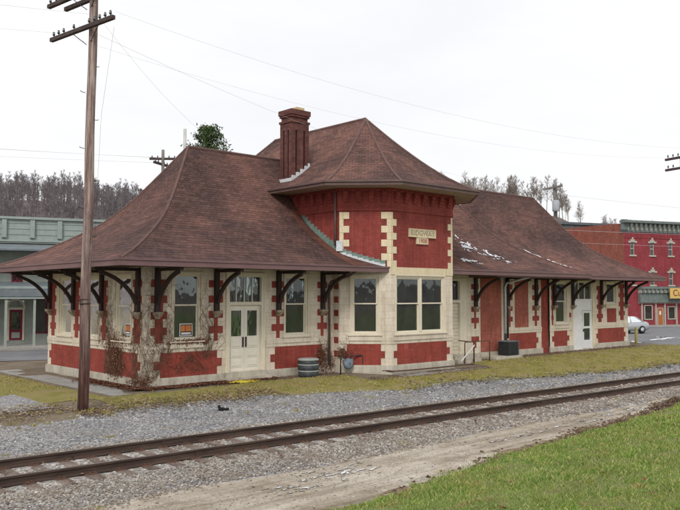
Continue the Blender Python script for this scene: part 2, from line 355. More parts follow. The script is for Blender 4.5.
strip('ballast_bed', -40, 120, .2, lambda x: np.maximum(tc_(x)-2.2,-11.75)+ynoise(x, 6, .12), lambda x: tc_(x)+1.75+ynoise(x, 8, .16), .010, m_ballast, 14, label='pale stone ballast bed under the rails')
strip('dirt_road', -40, 120, .2, lambda x: edge_near(x)-.12, lambda x: -11.70+ynoise(x, 9, .12)+0*x, .012, m_road, 12, label='tan dirt road beside the track')
strip('dirt_verge', -30, 60, .2, lambda x: edge_near(x)-.3, lambda x: edge_near(x)+.22+ynoise(x,55,.14,1.4), .017, m_verge, 6, label='darker brown dirt verge between road and grass')
strip('grass_bank', -30, 60, .2, lambda x: -27+0*x, edge_near, .022, m_grass_g, 60, label='green grassy bank in the foreground')
t_top = lambda x: -.75 + .1*ynoise(x, 21, 1)
strip('turf_strip', -2.2, 60, .2, lambda x: g_top(x)-.1, lambda x: np.where(x < 33.5, np.where((x > 8.2) & (x < 16), -2.5, -.95), -.95+(x-33.5)*-.22)+ynoise(x, 21, .1), .011, m_grass_y, 12, label='yellowing winter turf along the station front')
strip('side_turf', -26, -1.7, .2, lambda x: -.6+(x+2)*-.12+ynoise(x, 31, .25)-np.clip(-2-x, 0, 3)*.1, lambda x: 12-.35*(x+2)+ynoise(x, 33, .2), .011, m_grass_y, 26, label='turf patch left of the station')
# side gravel pull-out left of the pole
strip('side_gravel', -26, -3.6, .2, lambda x: -1.7+ynoise(x, 41, .15), lambda x: 1.9+.0*x+ynoise(x, 42, .3), .017, m_gravel, 10, label='gravel patch left of the utility pole')
# asphalt street behind
def poly_sheet(name, pts, mat, off, label, step=3.0, z=None):
    mb = MB(); mb.add([(x, y, (float(hgt(x, y)) if z is None else z)+off) for x, y in pts], [tuple(range(len(pts)))]); return tag(mb.build(name, mat), label, kind='structure')
A = poly_sheet('street', [(-60,33),(-30,24.6),(0.2,15.2),(16,10.6),(34,10.6),(34.6,2),(35.2,-3.2),(60,-11),(120,-30),(150,-10),(100,2.2),(60,14.2),(30,20),(3,21.9),(-60,42)], m_asph, .03, 'asphalt street behind the station', z=-.125)
# concrete apron round the building
apr = MB()
[apr.box(-1.5+.05*random.random(),-.9+1.55*k,-.30,-.55+.05*random.random(),.62+1.55*k,-.025-.015*random.random()) for k in range(7)]; apr.build('concrete_walk', m_conc)
tag(bpy.data.objects['concrete_walk'], 'concrete walk slab along the left end of the station', kind='structure')
apr = MB(); x = 0.4
for k, (xa, xb) in enumerate([(9.9,11.9),(11.93,14.0),(14.03,15.6)]): apr.box(xa, -2.55+.09*k, -.4, xb, -1.95, -.085-.012*k)
tag(apr.build('concrete_apron', m_conc), 'cracked concrete apron in front of the tower', kind='structure')

# ------------------------------------------------------------------ STATION
st = thing('train_station', 'red brick and cream stone railway station with hipped shingle roofs and a tower', 'train station')
def hermite(pts):
    xs_ = [p[0] for p in pts]; ys_ = [p[1] for p in pts]; n = len(pts)
    d = [(ys_[min(i+1,n-1)]-ys_[max(i-1,0)])/(xs_[min(i+1,n-1)]-xs_[max(i-1,0)]) for i in range(n)]
    def f(s):
        i = 0
        while i < n-2 and s > xs_[i+1]: i += 1
        h = xs_[i+1]-xs_[i]; t = (s-xs_[i])/h
        return (2*t**3-3*t*t+1)*ys_[i]+(t**3-2*t*t+t)*h*d[i]+(-2*t**3+3*t*t)*ys_[i+1]+(t**3-t*t)*h*d[i+1]
    return f
rprof = hermite([(0,4.22),(.8,4.53),(1.7,4.98),(2.6,5.52),(3.4,6.1),(4.2,6.96),(5.0,8.05),(5.8,9.19)])
def hip_roof(x0, x1, y0, y1, dz, mat, capm, name='roof', caps=(0,1,2,3)):
    sm = (y1-y0)/2; n = 16; mb = MB(); rings = []
    for k in range(n+1):
        s = sm*k/n; z = rprof(5.8*k/n)+dz; rings.append([(x0+s,y0+s,z),(x1-s,y0+s,z),(x1-s,y1-s,z),(x0+s,y1-s,z)])
    vs = [p for r_ in rings for p in r_]; fs = []
    for k in range(n):
        for c in range(4): fs.append((k*4+c, k*4+(c+1)%4, (k+1)*4+(c+1)%4, (k+1)*4+c))
    mb.add(vs, fs); o = mb.build(name, mat, st)
    # fascia ring
    fb = MB(); t = .05; zt = 4.215+dz; zb = 4.0+dz
    fb.box(x0-t, y0-t, zb, x1+t, y0, zt); fb.box(x0-t, y1, zb, x1+t, y1+t, zt); fb.box(x0-t, y0, zb, x0, y1, zt); fb.box(x1, y0, zb, x1+t, y1, zt)
    fb.box(x0-t-.03, y0-t-.03, zt-.045, x1+t+.03, y0-t, zt+.02); fb.box(x0-t-.03, y0-t, zt-.045, x0-t, y1+t, zt+.02); fb.box(x1+t, y0-t, zt-.045, x1+t+.03, y1+t, zt+.02)
    fb.build('fascia', m_fascia, o)
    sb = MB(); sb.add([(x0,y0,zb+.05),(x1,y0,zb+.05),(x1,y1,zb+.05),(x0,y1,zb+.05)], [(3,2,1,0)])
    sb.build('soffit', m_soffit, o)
    for c in caps:
        cb = MB(); pts = [Vector(r_[c])+Vector((0,0,.0)) for r_ in rings]
        cb.tube(pts, .055, 6, caps=True); cb.build('hip_cap', capm, o, smooth=False)
    cb = MB(); cb.tube([rings[-1][0], rings[-1][1]], .06, 6); cb.build('ridge_cap', capm, o, smooth=False)
    return o
hip_roof(-1.74, 25.4, -1.74, 9.86, 0, m_roof, m_cap)
hip_roof(17.3, 34.42, -1.60, 9.72, -.07, m_roof, m_cap, caps=(1,2))
# tower roof
TC = [(9.47,-2.9),(14.2,-2.9),(16.3,-.8),(16.3,11.0),(14.2,13.1),(9.47,13.1),(7.36,11.0),(7.36,-.8)]
ap1, ap2 = Vector((11.85,1.6)), Vector((11.85,8.4))
tg = [ap1,ap1,ap1,ap2,ap2,ap2,ap2,ap1]
tprof = hermite([(0,0),(.12,.075),(.3,.215),(.5,.41),(.75,.69),(1,1)])
n = 12; tv = []; tf = []
for k in range(n+1):
    t = k/n; z = 7.56 + 3.56*tprof(t)
    for c, g in zip(TC, tg): q = Vector(c).lerp(g, t); tv.append((q.x, q.y, z))
for k in range(n):
    for c in range(8): tf.append((k*8+c, k*8+(c+1)%8, (k+1)*8+(c+1)%8, (k+1)*8+c))
mb = MB(); mb.add(tv, tf); troof = mb.build('roof', m_roof, st); troof['label'] = 'steep hipped roof of the tower'
for c in range(8):
    cb = MB(); cb.tube([tv[k*8+c] for k in range(n+1)], .06, 6); cb.build('hip_cap', m_cap, troof, smooth=False)
cb = MB(); cb.tube([(11.85,1.6,11.12),(11.85,8.4,11.12)], .08, 6); cb.build('ridge_cap', m_cap, troof, smooth=False)
def ring_poly(mb, P, z0, z1, t):
    """outward offset ring of thickness t"""
    n = len(P); out = []
    for i in range(n):
        a, b, c = Vector(P[i-1]), Vector(P[i]), Vector(P[(i+1) % n])
        n1 = Vector(((b-a).y, -(b-a).x)).normalized(); n2 = Vector(((c-b).y, -(c-b).x)).normalized()
        m_ = (n1+n2).normalized(); out.append(b + m_*(t/max(.3, m_.dot(n1))))
    for i in range(n):
        j = (i+1) % n
        mb.hexa([(out[i].x,out[i].y,z0),(out[j].x,out[j].y,z0),(P[j][0],P[j][1],z0),(P[i][0],P[i][1],z0),(out[i].x,out[i].y,z1),(out[j].x,out[j].y,z1),(P[j][0],P[j][1],z1),(P[i][0],P[i][1],z1)])
mb = MB(); ring_poly(mb, TC, 7.40, 7.56, .06); ring_poly(mb, TC, 7.52, 7.59, .12); mb.build('gutter', m_gutter, troof)
mb = MB(); mb.add([(p[0],p[1],7.42) for p in TC], [tuple(range(8))[::-1]]); mb.build('soffit', m_soffit_l, troof)
# chimney
ch = MB()
ch.box(8.35,2.6,7.3,9.2,3.3,10.62, m_chim)
for (u, v_) in ((8.35,2.6),): pass
for a_,b_ in ((8.29,8.50),(8.60,8.95),(9.05,9.26)): ch.box(a_, 2.54, 7.6, b_, 2.6, 10.3, m_chim)
for a_,b_ in ((2.54,2.74),(2.84,3.05),(3.15,3.36)): ch.box(8.29, a_ if a_>2.6 else 2.601, 7.6, 8.35, b_, 10.3, m_chim)
ch.box(8.29,2.54,10.3,9.26,3.36,10.62, m_chim); ch.box(8.25,2.5,10.62,9.30,3.40,10.72, m_chim)
ch.box(8.33,2.58,10.72,9.22,3.32,10.88, m_chim); ch.box(8.27,2.52,10.88,9.28,3.38,10.98, m_chim); ch.box(8.23,2.48,10.98,9.32,3.42,11.2, m_chim)
ch.box(8.42,2.7,11.2,8.66,3.2,11.27, m_yellowbrick); ch.box(8.66,2.66,11.2,9.1,3.25,11.36, m_yellowbrick)
for k in range(4):
    ch.box(8.275+.24*k, 2.48, 7.95+.16*k, 8.275+.24*(k+1)-.003, 2.53, 8.28+.16*k, m_whitemet)
ch.box(8.22,2.48,7.93,8.28,3.4,8.16, m_whitemet); ch.box(9.2,2.5,8.4,9.3,3.4,8.9, m_whitemet)
ch.box(8.335,2.61,7.6,8.352,3.3,10.3, m_black); ch.box(8.36,2.585,7.6,9.18,2.602,10.3, m_black)  # black backing paints the shade inside the shaft slits
ch.build('chimney', None, troof)['label'] = 'tall dark red brick chimney with panelled shaft'

# walls
Ffront = Fr((0,0),(1,0),(0,-1)); Fside = Fr((0,0),(0,1),(-1,0)); Fend = Fr((32.74,0),(0,1),(1,0))
Ftf = Fr((9.93,-1.85),(1,0),(0,-1)); s2 = math.sqrt(2)
Ftl = Fr((8.45,-.37),(1,-1),(-1,-1)); Ftr = Fr((13.75,-1.85),(1,1),(1,-1)); Fts = Fr((8.45,0),(0,-1),(-1,0)); Ftsr = Fr((15.23,-.37),(0,1),(1,0))
def wall(mb, F, u0, u1, z0, z1, ops, th=.3, mat=None, back=m_int):
    us = sorted({u0, u1, *[v for o in ops for v in (o[0], o[1])]}); zs = sorted({z0, z1, *[v for o in ops for v in (o[2], o[3])]})
    ino = lambda u, z: any(o[0] < u < o[1] and o[2] < z < o[3] for o in ops)
    for i in range(len(us)-1):
        for j in range(len(zs)-1):
            a, b, c, d = us[i], us[i+1], zs[j], zs[j+1]
            if ino((a+b)/2, (c+d)/2): continue
            mb.add([F.p(a,c),F.p(b,c),F.p(b,d),F.p(a,d)], [(0,1,2,3)], mat)
            mb.add([F.p(a,c,-th),F.p(b,c,-th),F.p(b,d,-th),F.p(a,d,-th)], [(3,2,1,0)], back)
    for a, b, c, d in ops:
        mb.add([F.p(a,c),F.p(a,d),F.p(a,d,-th),F.p(a,c,-th)], [(0,1,2,3)], mat); mb.add([F.p(b,c),F.p(b,d),F.p(b,d,-th),F.p(b,c,-th)], [(3,2,1,0)], mat)
        mb.add([F.p(a,d),F.p(b,d),F.p(b,d,-th),F.p(a,d,-th)], [(0,1,2,3)], mat); mb.add([F.p(a,c),F.p(b,c),F.p(b,c,-th),F.p(a,c,-th)], [(3,2,1,0)], mat)
def window(F, u0, u1, z0, z1, rail=2.74, split=1, sill=True, name='window', mull=None):
    """double hung window set back in its opening"""
    mb = MB(); f = .075
    def fr(a, b, c, d, t, d0, d1): mb.wbox(F,a,a+t,c,d,d0,d1); mb.wbox(F,b-t,b,c,d,d0,d1); mb.wbox(F,a+t,b-t,d-t,d,d0,d1); mb.wbox(F,a+t,b-t,c,c+t,d0,d1)
    fr(u0, u1, z0, z1, f, -.16, -.03); fr(u0-.05, u1+.05, z0-.0, z1+.05, .045, -.01, .03)
    wn = (u1-u0-2*f - (split-1)*.14)/split; gs = []
    if split > 1:
        for k in range(1, split): a = u0+f+k*wn+(k-1)*.14; mb.wbox(F, a, a+.14, z0+f, z1-f, -.15, -.01)
    for k in range(split):
        a = u0+f+k*(wn+.14); b = a+wn
        if rail:
            fr(a, b, rail-.02, z1-f, .05, -.10, -.06); fr(a, b, z0+f, rail+.025, .055, -.145, -.105)
            gs += [(a+.05,b-.05,rail+.03,z1-f-.05,-.08), (a+.055,b-.055,z0+f+.055,rail-.03,-.125)]
        else:
            fr(a, b, z0+f, z1-f, .05, -.12, -.07); gs.append((a+.05,b-.05,z0+f+.05,z1-f-.05,-.095))
            if mull:
                for q in range(1, mull): c_ = a+.05+(b-a-.1)*q/mull; mb.wbox(F, c_-.02, c_+.02, z0+f+.05, z1-f-.05, -.115, -.075)
    o = mb.build(name, m_cream, st)
    for (a,b,c,d,dd) in gs:
        g = MB(); g.wbox(F,a,b,c,d,dd-.003,dd+.003); g.build('glass', m_glass, o)
    if sill:
        s_ = MB(); s_.wbox(F,u0-.10,u1+.10,z0-.24,z0-.0,-.1,.06); s_.wbox(F,u0-.13,u1+.13,z0-.045,z0-.0005,-.1,.10); s_.build('sill', m_smooth, o)
    return o
W_front = [(1.07,2.19,1.5,3.86),(3.30,4.93,.32,3.86),(5.95,7.10,1.5,3.86)]
Wall = MB()
wall(Wall, Ffront, 0, 8.45, -.1, 4.06, W_front, mat=m_stone)
sidew = [(.92,2.12,1.5,3.78),(3.42,4.62,1.5,3.78),(5.80,7.02,1.5,3.78)]
wall(Wall, Fside, 0, 8.11, -.1, 4.06, sidew, mat=m_stone)
W_r = [(15.7,16.62,.32,3.86)]
wall(Wall, Ffront, 15.23, 23.34, -.1, 4.06, W_r, mat=m_stone)
Fback = Fr((0,8.11),(1,0),(0,1)); wall(Wall, Fback, 0, 32.74, -.1, 4.06, [], mat=m_stone)
Fj = Fr((23.34,0),(0,1),(1,0)); wall(Wall, Fj, 0, .32, -.1, 4.06, [], mat=m_stone)
Wall.build('wall', None, st)
Wx = MB()
W_e = [(24.72,25.85,1.5,3.82),(26.5,28.58,.02,3.86),(30.18,31.3,2.55,3.84)]
wall(Wx, Ffront, 24.15, 32.74, -.1, 4.0, W_e, mat=m_stone); wall(Wx, Fend, 0, 8.11, -.1, 4.0, [(2.5,3.6,1.5,3.7),(4.8,5.9,1.5,3.7)], mat=m_stone)
Wx.build('wall', None, st)['label'] = 'cream stone wall of the far wing'
Bk = MB(); Bk.wbox(Ffront,23.342,24.148,-.1,4.0,-.3,-.10); Bk.build('brick_infill', m_brick, st)
# tower walls: stone below, red brick above
T1 = MB(); T2 = MB()
cw = 1.48*s2
wt_ops = [(.27,3.27,1.5,3.87)]
wall(T1, Ftf, 0, 3.82, -.1, 4.22, wt_ops, mat=m_stone); wall(T2, Ftf, 0, 3.82, 4.22, 7.44, [], mat=m_brick_up)
wall(T1, Ftl, 0, cw, -.1, 4.22, [(.48,1.60,1.5,3.87)], mat=m_stone); wall(T2, Ftl, 0, cw, 4.22, 7.44, [], mat=m_brick_up)
wall(T1, Ftr, 0, cw, -.1, 4.22, [(.48,1.60,1.5,3.87)], mat=m_stone); wall(T2, Ftr, 0, cw, 4.22, 7.44, [], mat=m_brick_up)
wall(T1, Fts, 0, .37, -.1, 4.22, [], mat=m_stone); wall(T2, Fts, -11.8, .37, 4.22, 7.44, [], mat=m_brick_up)
wall(T1, Ftsr, 0, .37, -.1, 4.22, [], mat=m_stone); wall(T2, Ftsr, 0, 12.2, 4.22, 7.44, [], mat=m_brick_up)
wall(T2, Fr((8.45,11.8),(1,0),(0,1)), 0, 6.78, 0, 7.44, [], mat=m_brick_up)
T1.build('tower_wall', None, st)['label'] = 'cream stone base storey of the tower'
T2.build('tower_wall', None, st)['label'] = 'red brick upper storey of the tower'

# plinths
for F, a, b in ((Ffront,-.06,3.14),(Ffront,5.06,8.40),(Fside,.0,8.17),(Ftf,-.03,3.85),(Ftl,-.0,cw+.02),(Ftr,0,cw),(Fts,.02,.35),(Ffront,16.8,23.40),(Ffront,24.12,26.42),(Ffront,28.66,32.80),(Fend,0,8.1)):
    P = MB(); P.wbox(F, a, b, -.35, .235, -.02, .07); P.wbox(F, a, b, .235, .285, -.02, .045); P.build('plinth', m_plinth, st)
P = MB(); P.wbox(Ffront, 3.14, 5.06, -.35, .13, -.02, .40); P.wbox(Ffront, 3.2, 5.0, .13, .30, -.28, .16)
P.build('door_step', m_plinth, st); P = MB(); P.wbox(Ffront, 15.3, 16.8, -.35, .30, -.28, .7); P.wbox(Ffront, 15.3, 16.8, -.35, .13, .7, 1.05); P.build('door_step', m_plinth, st); P = MB(); P.wbox(Ffront, 18.0, 20.2, -.35, .12, 0.075, .95); P.build('door_step', m_plinth, st)
# string course over the lower red band
for F, a, b in ((Ffront,0,3.2),(Ffront,5.03,8.3),(Fside,.0,8.11),(Ffront,20.2,23.34),(Ffront,24.15,26.40),(Ffront,28.7,32.74),(Ftf,0,3.82),(Ftl,0,cw)):
    C = MB(); C.wbox(F, a, b, 1.13, 1.25, -.02, .022); C.wbox(F, a, b, 1.25, 1.40, -.02, .035); C.build('string_course', m_smooth, st)

# red brick panels
def toothed(F, u0, u1, tl=.2, tr=.2, z0=.285, z1=1.125, p=.012):
    mb = MB(); h = (z1-z0)/3
    mb.wbox(F,u0,u1,z0,z1,-.02,p)
    if tl: mb.wbox(F,u0-tl,u0,z0+h,z1-h,-.02,p)
    if tr: mb.wbox(F,u1,u1+tr,z0+h,z1-h,-.02,p)
    return mb.build('brick_band', m_brick, st)
toothed(Ffront,.62,2.88,.24,.2); toothed(Ffront,5.48,7.83,.21,.2)
toothed(Fside,.42,7.72,.2,.2); toothed(Ffront,20.45,22.85,.0,.18); toothed(Ffront,24.55,25.85,.2,.2); toothed(Ffront,29.15,32.2,.18,.2)
toothed(Ftf,.33,3.40,.2,.2); toothed(Ftl,.30,cw-.42,.14,.16)
def pier(F, c, wn=.16, ww=.60, zt=3.62, zb=1.46, p=.012, narrow_top=True):
    mb = MB(); z = zt; k = 0
    while z-.25 > zb+.05:
        mb.wbox(F,c-ww/2,c+ww/2,z-.255,z,-.02,p); z2 = max(zb, z-.545)
        mb.wbox(F,c-wn/2,c+wn/2,z2,z-.255,-.02,p); z -= .545
    return mb.build('brick_pier', m_brick, st)
for c in (2.82,5.62): pier(Ffront, c)
pier(Ffront,.55,.30,.62); pier(Ffront,7.85,.14,.5)
for c in (3.0,5.35): pier(Fside, c-.02, .3, .55)
pier(Fside,.48,.44,.62); pier(Fside,7.6,.3,.55)
pier(Ffront,17.68,.14,.58); pier(Ffront,17.68,.14,.58,1.08,.40); pier(Ffront,20.5,.12,.5); pier(Ffront,22.83,.2,.6)
pier(Ffront,24.42,.12,.2); pier(Ffront,26.2,.0001,.2,2.1,1.6)
pier(Ffront,29.4,.36,.66,3.62,1.5); pier(Ffront,32.0,.42,.72,3.75,1.5)
for k in range(6): mb = MB(); mb.wbox(Fts,.06,.31,3.33-.545*k-.0,3.58-.545*k,-.02,.012); mb.build('brick_block', m_brick, st)
mb = MB(); mb.wbox(Ffront,18.1,19.8,.30,3.93,-.02,.012); mb.build('brick_infill', m_brick_faded, st)['label'] = 'faded red brick filling a former doorway'
mb = MB(); mb.wbox(Ffront,20.95,22.15,1.42,3.93,-.02,.013); mb.build('brick_infill', m_brick_faded, st)['label'] = 'faded red brick filling a former window'
mb = MB(); mb.wbox(Ffront,30.22,31.3,1.47,2.28,-.02,.013); mb.build('brick_infill', m_brick, st)
# windows
for (a,b,c,d) in (W_front[0], W_front[2]): window(Ffront,a,b,c,d)
for (a,b,c,d) in sidew: window(Fside,a,b,c,d,rail=2.7)
window(Ftf,*wt_ops[0],split=2); window(Ftl,.48,1.60,1.5,3.87); window(Ftr,.48,1.60,1.5,3.87)
window(Ffront,*W_e[0]); window(Ffront,*W_e[2],rail=None); window(Fend,2.5,3.6,1.5,3.7); window(Fend,4.8,5.9,1.5,3.7)
# double door with transom
D = MB()
D.wbox(Ffront,3.30,3.40,.30,3.86,-.2,.03); D.wbox(Ffront,4.83,4.93,.30,3.86,-.2,.03); D.wbox(Ffront,3.40,4.83,3.76,3.86,-.2,.03); D.wbox(Ffront,3.40,4.83,2.72,2.84,-.2,.02)
D.wbox(Ffront,3.24,3.3,.30,3.92,-.02,.05); D.wbox(Ffront,4.93,4.99,.30,3.92,-.02,.05); D.wbox(Ffront,3.3,4.93,3.86,3.92,-.02,.05)
for k in range(1,4): D.wbox(Ffront,3.40+1.43*k/4-.02,3.40+1.43*k/4+.02,2.84,3.76,-.13,-.08)
dfr = D.build('door_frame', m_cream, st)
g = MB(); g.wbox(Ffront,3.40,4.83,2.84,3.76,-.11,-.104); g.build('glass', m_glass, dfr)
for s_ in (0, 1):
    a = 3.405+s_*.712; b = a+.705; D = MB()
    ga, gb = a+.13, b-.13
    D.wbox(Ffront,a,ga,.32,2.71,-.13,-.08); D.wbox(Ffront,gb,b,.32,2.71,-.13,-.08); D.wbox(Ffront,ga,gb,2.52,2.71,-.13,-.08)
    D.wbox(Ffront,ga,gb,.32,1.58,-.13,-.08)
    for (z0,z1) in ((.45,.74),(.80,1.10),(1.16,1.50)):
        D.wbox(Ffront,ga-.03,gb+.03,z0,z1,-.09,-.066); D.wbox(Ffront,ga+.03,gb-.03,z0+.06,z1-.06,-.09,-.05)
    o = D.build('door', m_door, st)
    g = MB(); g.wbox(Ffront,ga,gb,1.58,2.52,-.11,-.104); g.build('glass', m_glass, o)
    h_ = MB(); hx = (b-.09) if s_ == 0 else (a+.04); h_.wbox(Ffront,hx,hx+.05,1.18,1.55,-.08,-.04); h_.build('handle', m_iron, o)
# door right of tower: pale clapboard door and transom
D = MB(); Fd = Ffront
D.wbox(Fd,15.7,15.82,.3,3.86,-.2,.03); D.wbox(Fd,16.50,16.62,.3,3.86,-.2,.03); D.wbox(Fd,15.82,16.5,2.72,2.86,-.2,.03); D.wbox(Fd,15.82,16.5,3.76,3.86,-.2,.03)
D.wbox(Fd,16.62,16.98,.3,3.9,-.02,.03)
dfr = D.build('door_frame', m_cream, st); D = MB()
for k in range(14): D.wbox(Fd,15.82,16.5,.32+.17*k,.32+.17*k+.155,-.14,-.08-.01*(k%2)); 
D.wbox(Fd,15.82,16.5,.3,2.72,-.16,-.12); D.build('door', m_cream, st)['label'] = 'cream boarded door in the corner by the tower'
g = MB(); g.wbox(Fd,15.82,16.5,2.86,3.76,-.11,-.104); g.build('glass', m_glass, dfr)
# far wing: white panel, glazed door, transom
D = MB(); D.wbox(Ffront,26.5,27.52,.02,2.78,-.12,-.05); D.wbox(Ffront,27.52,28.5,2.2,2.78,-.12,-.05); D.wbox(Ffront,26.5,28.58,2.78,2.86,-.12,.0)
D.wbox(Ffront,28.5,28.58,.02,2.78,-.12,-.03)
D.build('door_panel', m_white, st)
D = MB(); D.wbox(Ffront,26.5,26.56,2.86,3.86,-.15,.0);D.wbox(Ffront,28.5,28.58,2.86,3.86,-.15,.0);D.wbox(Ffront,26.56,28.5,3.78,3.86,-.15,.0)
for k in range(1,3): D.wbox(Ffront,26.56+1.94*k/3-.03,26.56+1.94*k/3+.03,2.86,3.78,-.13,-.05)
tw = D.build('window', m_cream, st); g = MB(); g.wbox(Ffront,26.56,28.5,2.86,3.78,-.11,-.104); g.build('glass', m_glass, tw)
# pale curtains behind the transom
g = MB()
for k in range(20): g.wbox(Ffront,26.6+.09*k,26.6+.09*k+.07,2.9,3.7,-.24-.02*(k%2),-.22-.02*(k%2))
g.build('curtain', m_stone, tw)
D = MB(); a, b = 27.54, 28.48
D.wbox(Ffront,a,a+.14,.04,2.18,-.09,-.03); D.wbox(Ffront,b-.14,b,.04,2.18,-.09,-.03)
for z0, z1 in ((.04,.52),(1.18,1.30),(2.06,2.18)): D.wbox(Ffront,a+.14,b-.14,z0,z1,-.09,-.03)
o = D.build('door', m_white, st); g = MB(); g.wbox(Ffront,a+.14,b-.14,.52,2.06,-.065,-.058); g.build('glass', m_glass, o)
h_ = MB(); h_.wbox(Ffront,a+.03,a+.07,1.0,1.15,-.03,.02); h_.build('handle', m_iron, o); o['label'] = 'white storm door with two glass lights'
# light frames round the infills
D = MB(); D.wbox(Ffront,28.60,28.70,.02,3.95,-.02,.03); D.wbox(Ffront,26.40,26.48,.02,3.95,-.02,.03); D.build('stone_jamb', m_quoin, st)

# tower dressings
for F, c, side in ((Ftf,0,1),(Ftf,3.82,-1),(Ftl,cw,-1),(Ftl,0,1),(Ftr,0,1)):
    Q = MB()
    for k in range(8):
        z1 = 6.45-.28*k; z0 = z1-.28
        if z0 < 4.2: break
        odd = (k % 2 == 1) if F is Ftf else (k % 2 == 0)
        wd = .30 if odd else .09
        if F is Ftl: wd = .40 if odd else .17
        a, b = (c, c+wd) if side > 0 else (c-wd, c)
        Q.wbox(F, a, b, z0+.003, z1-.003, -.02, .02)
    Q.build('quoins', m_quoin, st)
Q = MB(); Q.wbox(Ftf,-.01,3.83,3.92,4.22,-.02,.025); Q.build('lintel_band', m_quoin, st)
# frieze band with corbels
Q = MB()
for F, L_, ks in ((Ftf,3.82,7),(Ftl,cw,4),(Ftr,cw,4),(Fts,.37,0),(Ftsr,12,0)):
    Q.wbox(F, (-.03 if L_ < 5 else 0), L_+.02, 6.50, 6.62, -.02, .05); Q.wbox(F, -.03, L_+.02, 6.62, 7.43, -.02, .03)
    Q.wbox(F, -.03, L_+.02, 7.28, 7.43, .03, .12)
    for k in range(ks):
        u = (k+.5)*L_/ks
        Q.wbox(F,u-.10,u+.10,6.86,7.28,.03,.085); Q.wbox(F,u-.10,u+.10,6.98,7.28,.085,.13); Q.wbox(F,u-.10,u+.10,7.10,7.28,.13,.18)
Q.wbox(Fts,-8,-.02+.0,6.50,6.62,-.02,.05); Q.wbox(Fts,-8,-.03,6.62,7.43,-.02,.03); Q.wbox(Fts,-8,-.03,7.28,7.43,.03,.12)
for k in range(9):
    u = -.1-.55*k; Q.wbox(Fts,u-.10,u+.10,6.86,7.28,.03,.085); Q.wbox(Fts,u-.10,u+.10,6.98,7.28,.085,.13); Q.wbox(Fts,u-.10,u+.10,7.10,7.28,.13,.18)
Q.build('corbelled_frieze', m_brick_up, st)
# sign plaque
Q = MB(); Q.wbox(Ftf,1.02,2.67,5.49,5.84,-.02,.06); Q.wbox(Ftf,1.48,2.20,5.21,5.49,-.02,.055)
for a,b,c,d in ((1.02,2.67,5.80,5.84),(1.02,2.67,5.49,5.53),(1.02,1.06,5.53,5.80),(2.63,2.67,5.53,5.80)): Q.wbox(Ftf,a,b,c,d,.06,.08)
pl = Q.build('name_plaque', m_quoin, st)
def text(s_, size, loc, rot, mat, parent=None, ext=.008, name='lettering', sx=1):
    cu = bpy.data.curves.new(name, 'FONT'); cu.body = s_; cu.size = size; cu.extrude = ext; cu.align_x = 'CENTER'; cu.align_y = 'CENTER'; cu.materials.append(mat)
    tmp = bpy.data.objects.new('t', cu); COL.objects.link(tmp); dg = bpy.context.evaluated_depsgraph_get(); me = bpy.data.meshes.new_from_object(tmp.evaluated_get(dg)); bpy.data.objects.remove(tmp); me.materials.clear(); me.materials.append(mat)
    o = bpy.data.objects.new(name, me); COL.objects.link(o); o.location = loc; o.rotation_euler = rot; o.scale = (sx,1,1)
    if parent is not None: o.parent = parent
    return o
m_letter = M('weathered_letter', (.34,.29,.19,1), (.44,.38,.26,1), 20, .8, 0); m_letter2 = M('faded_red_letter', (.40,.12,.09,1), (.46,.18,.13,1), 20, .8, 0)
text('RIDGWAY', .29, (9.93+1.845,-1.85-.066,5.662), (math.pi/2,0,0), m_letter, pl, sx=1.12)
text('1908', .25, (9.93+1.84,-1.85-.06,5.345), (math.pi/2,0,0), m_letter2, pl, sx=1.05)

# brackets
def bracket(F, u, reach=1.62, ztop=4.03, zc=2.50):
    mb = MB(); w2 = .065
    mb.wbox(F,u-.09,u+.09,zc,ztop-.02,-.02,.12); mb.wbox(F,u-w2,u+w2,ztop-.13,ztop-.02,.12,reach)
    r_ = 1.0; pts = []
    for k in range(11):
        q = (k/10)*math.pi/2; pts.append((.12+1.32*(.62*(1-math.cos(q))+.38*k/10), zc+.30+(ztop-.15-zc-.32)*(.62*math.sin(q)+.38*k/10)))
    for k in range(10):
        (d0,z0),(d1,z1) = pts[k], pts[k+1]; tx, tz = d1-d0, z1-z0; L_ = math.hypot(tx,tz); nx_, nz_ = -tz/L_*.058, tx/L_*.058
        P_ = [F.p(u-w2+.01,z0-nz_,d0-nx_),F.p(u+w2-.01,z0-nz_,d0-nx_),F.p(u+w2-.01,z0+nz_,d0+nx_),F.p(u-w2+.01,z0+nz_,d0+nx_),F.p(u-w2+.01,z1-nz_,d1-nx_),F.p(u+w2-.01,z1-nz_,d1-nx_),F.p(u+w2-.01,z1+nz_,d1+nx_),F.p(u-w2+.01,z1+nz_,d1+nx_)]
        mb.hexa(P_)
    o = mb.build('bracket', m_bracket, st)
    c = MB()
    c.hexa([F.p(u-.08,zc-.22,.06),F.p(u+.08,zc-.22,.06),F.p(u+.08,zc-.22,-.02),F.p(u-.08,zc-.22,-.02),F.p(u-.15,zc-.06,.19),F.p(u+.15,zc-.06,.19),F.p(u+.15,zc-.06,-.02),F.p(u-.15,zc-.06,-.02)])
    c.wbox(F,u-.16,u+.16,zc-.06,zc+.02,-.02,.2); c.build('corbel', m_corbel, o)
for u in (.46,2.82,5.62,7.85,17.68,20.27,22.83,24.55,26.42,29.56,32.5): bracket(Ffront,u)
for u in (.34,3.1,5.55,7.85): bracket(Fside,u)
for u in (.3,4.0,7.8): bracket(Fend,u)
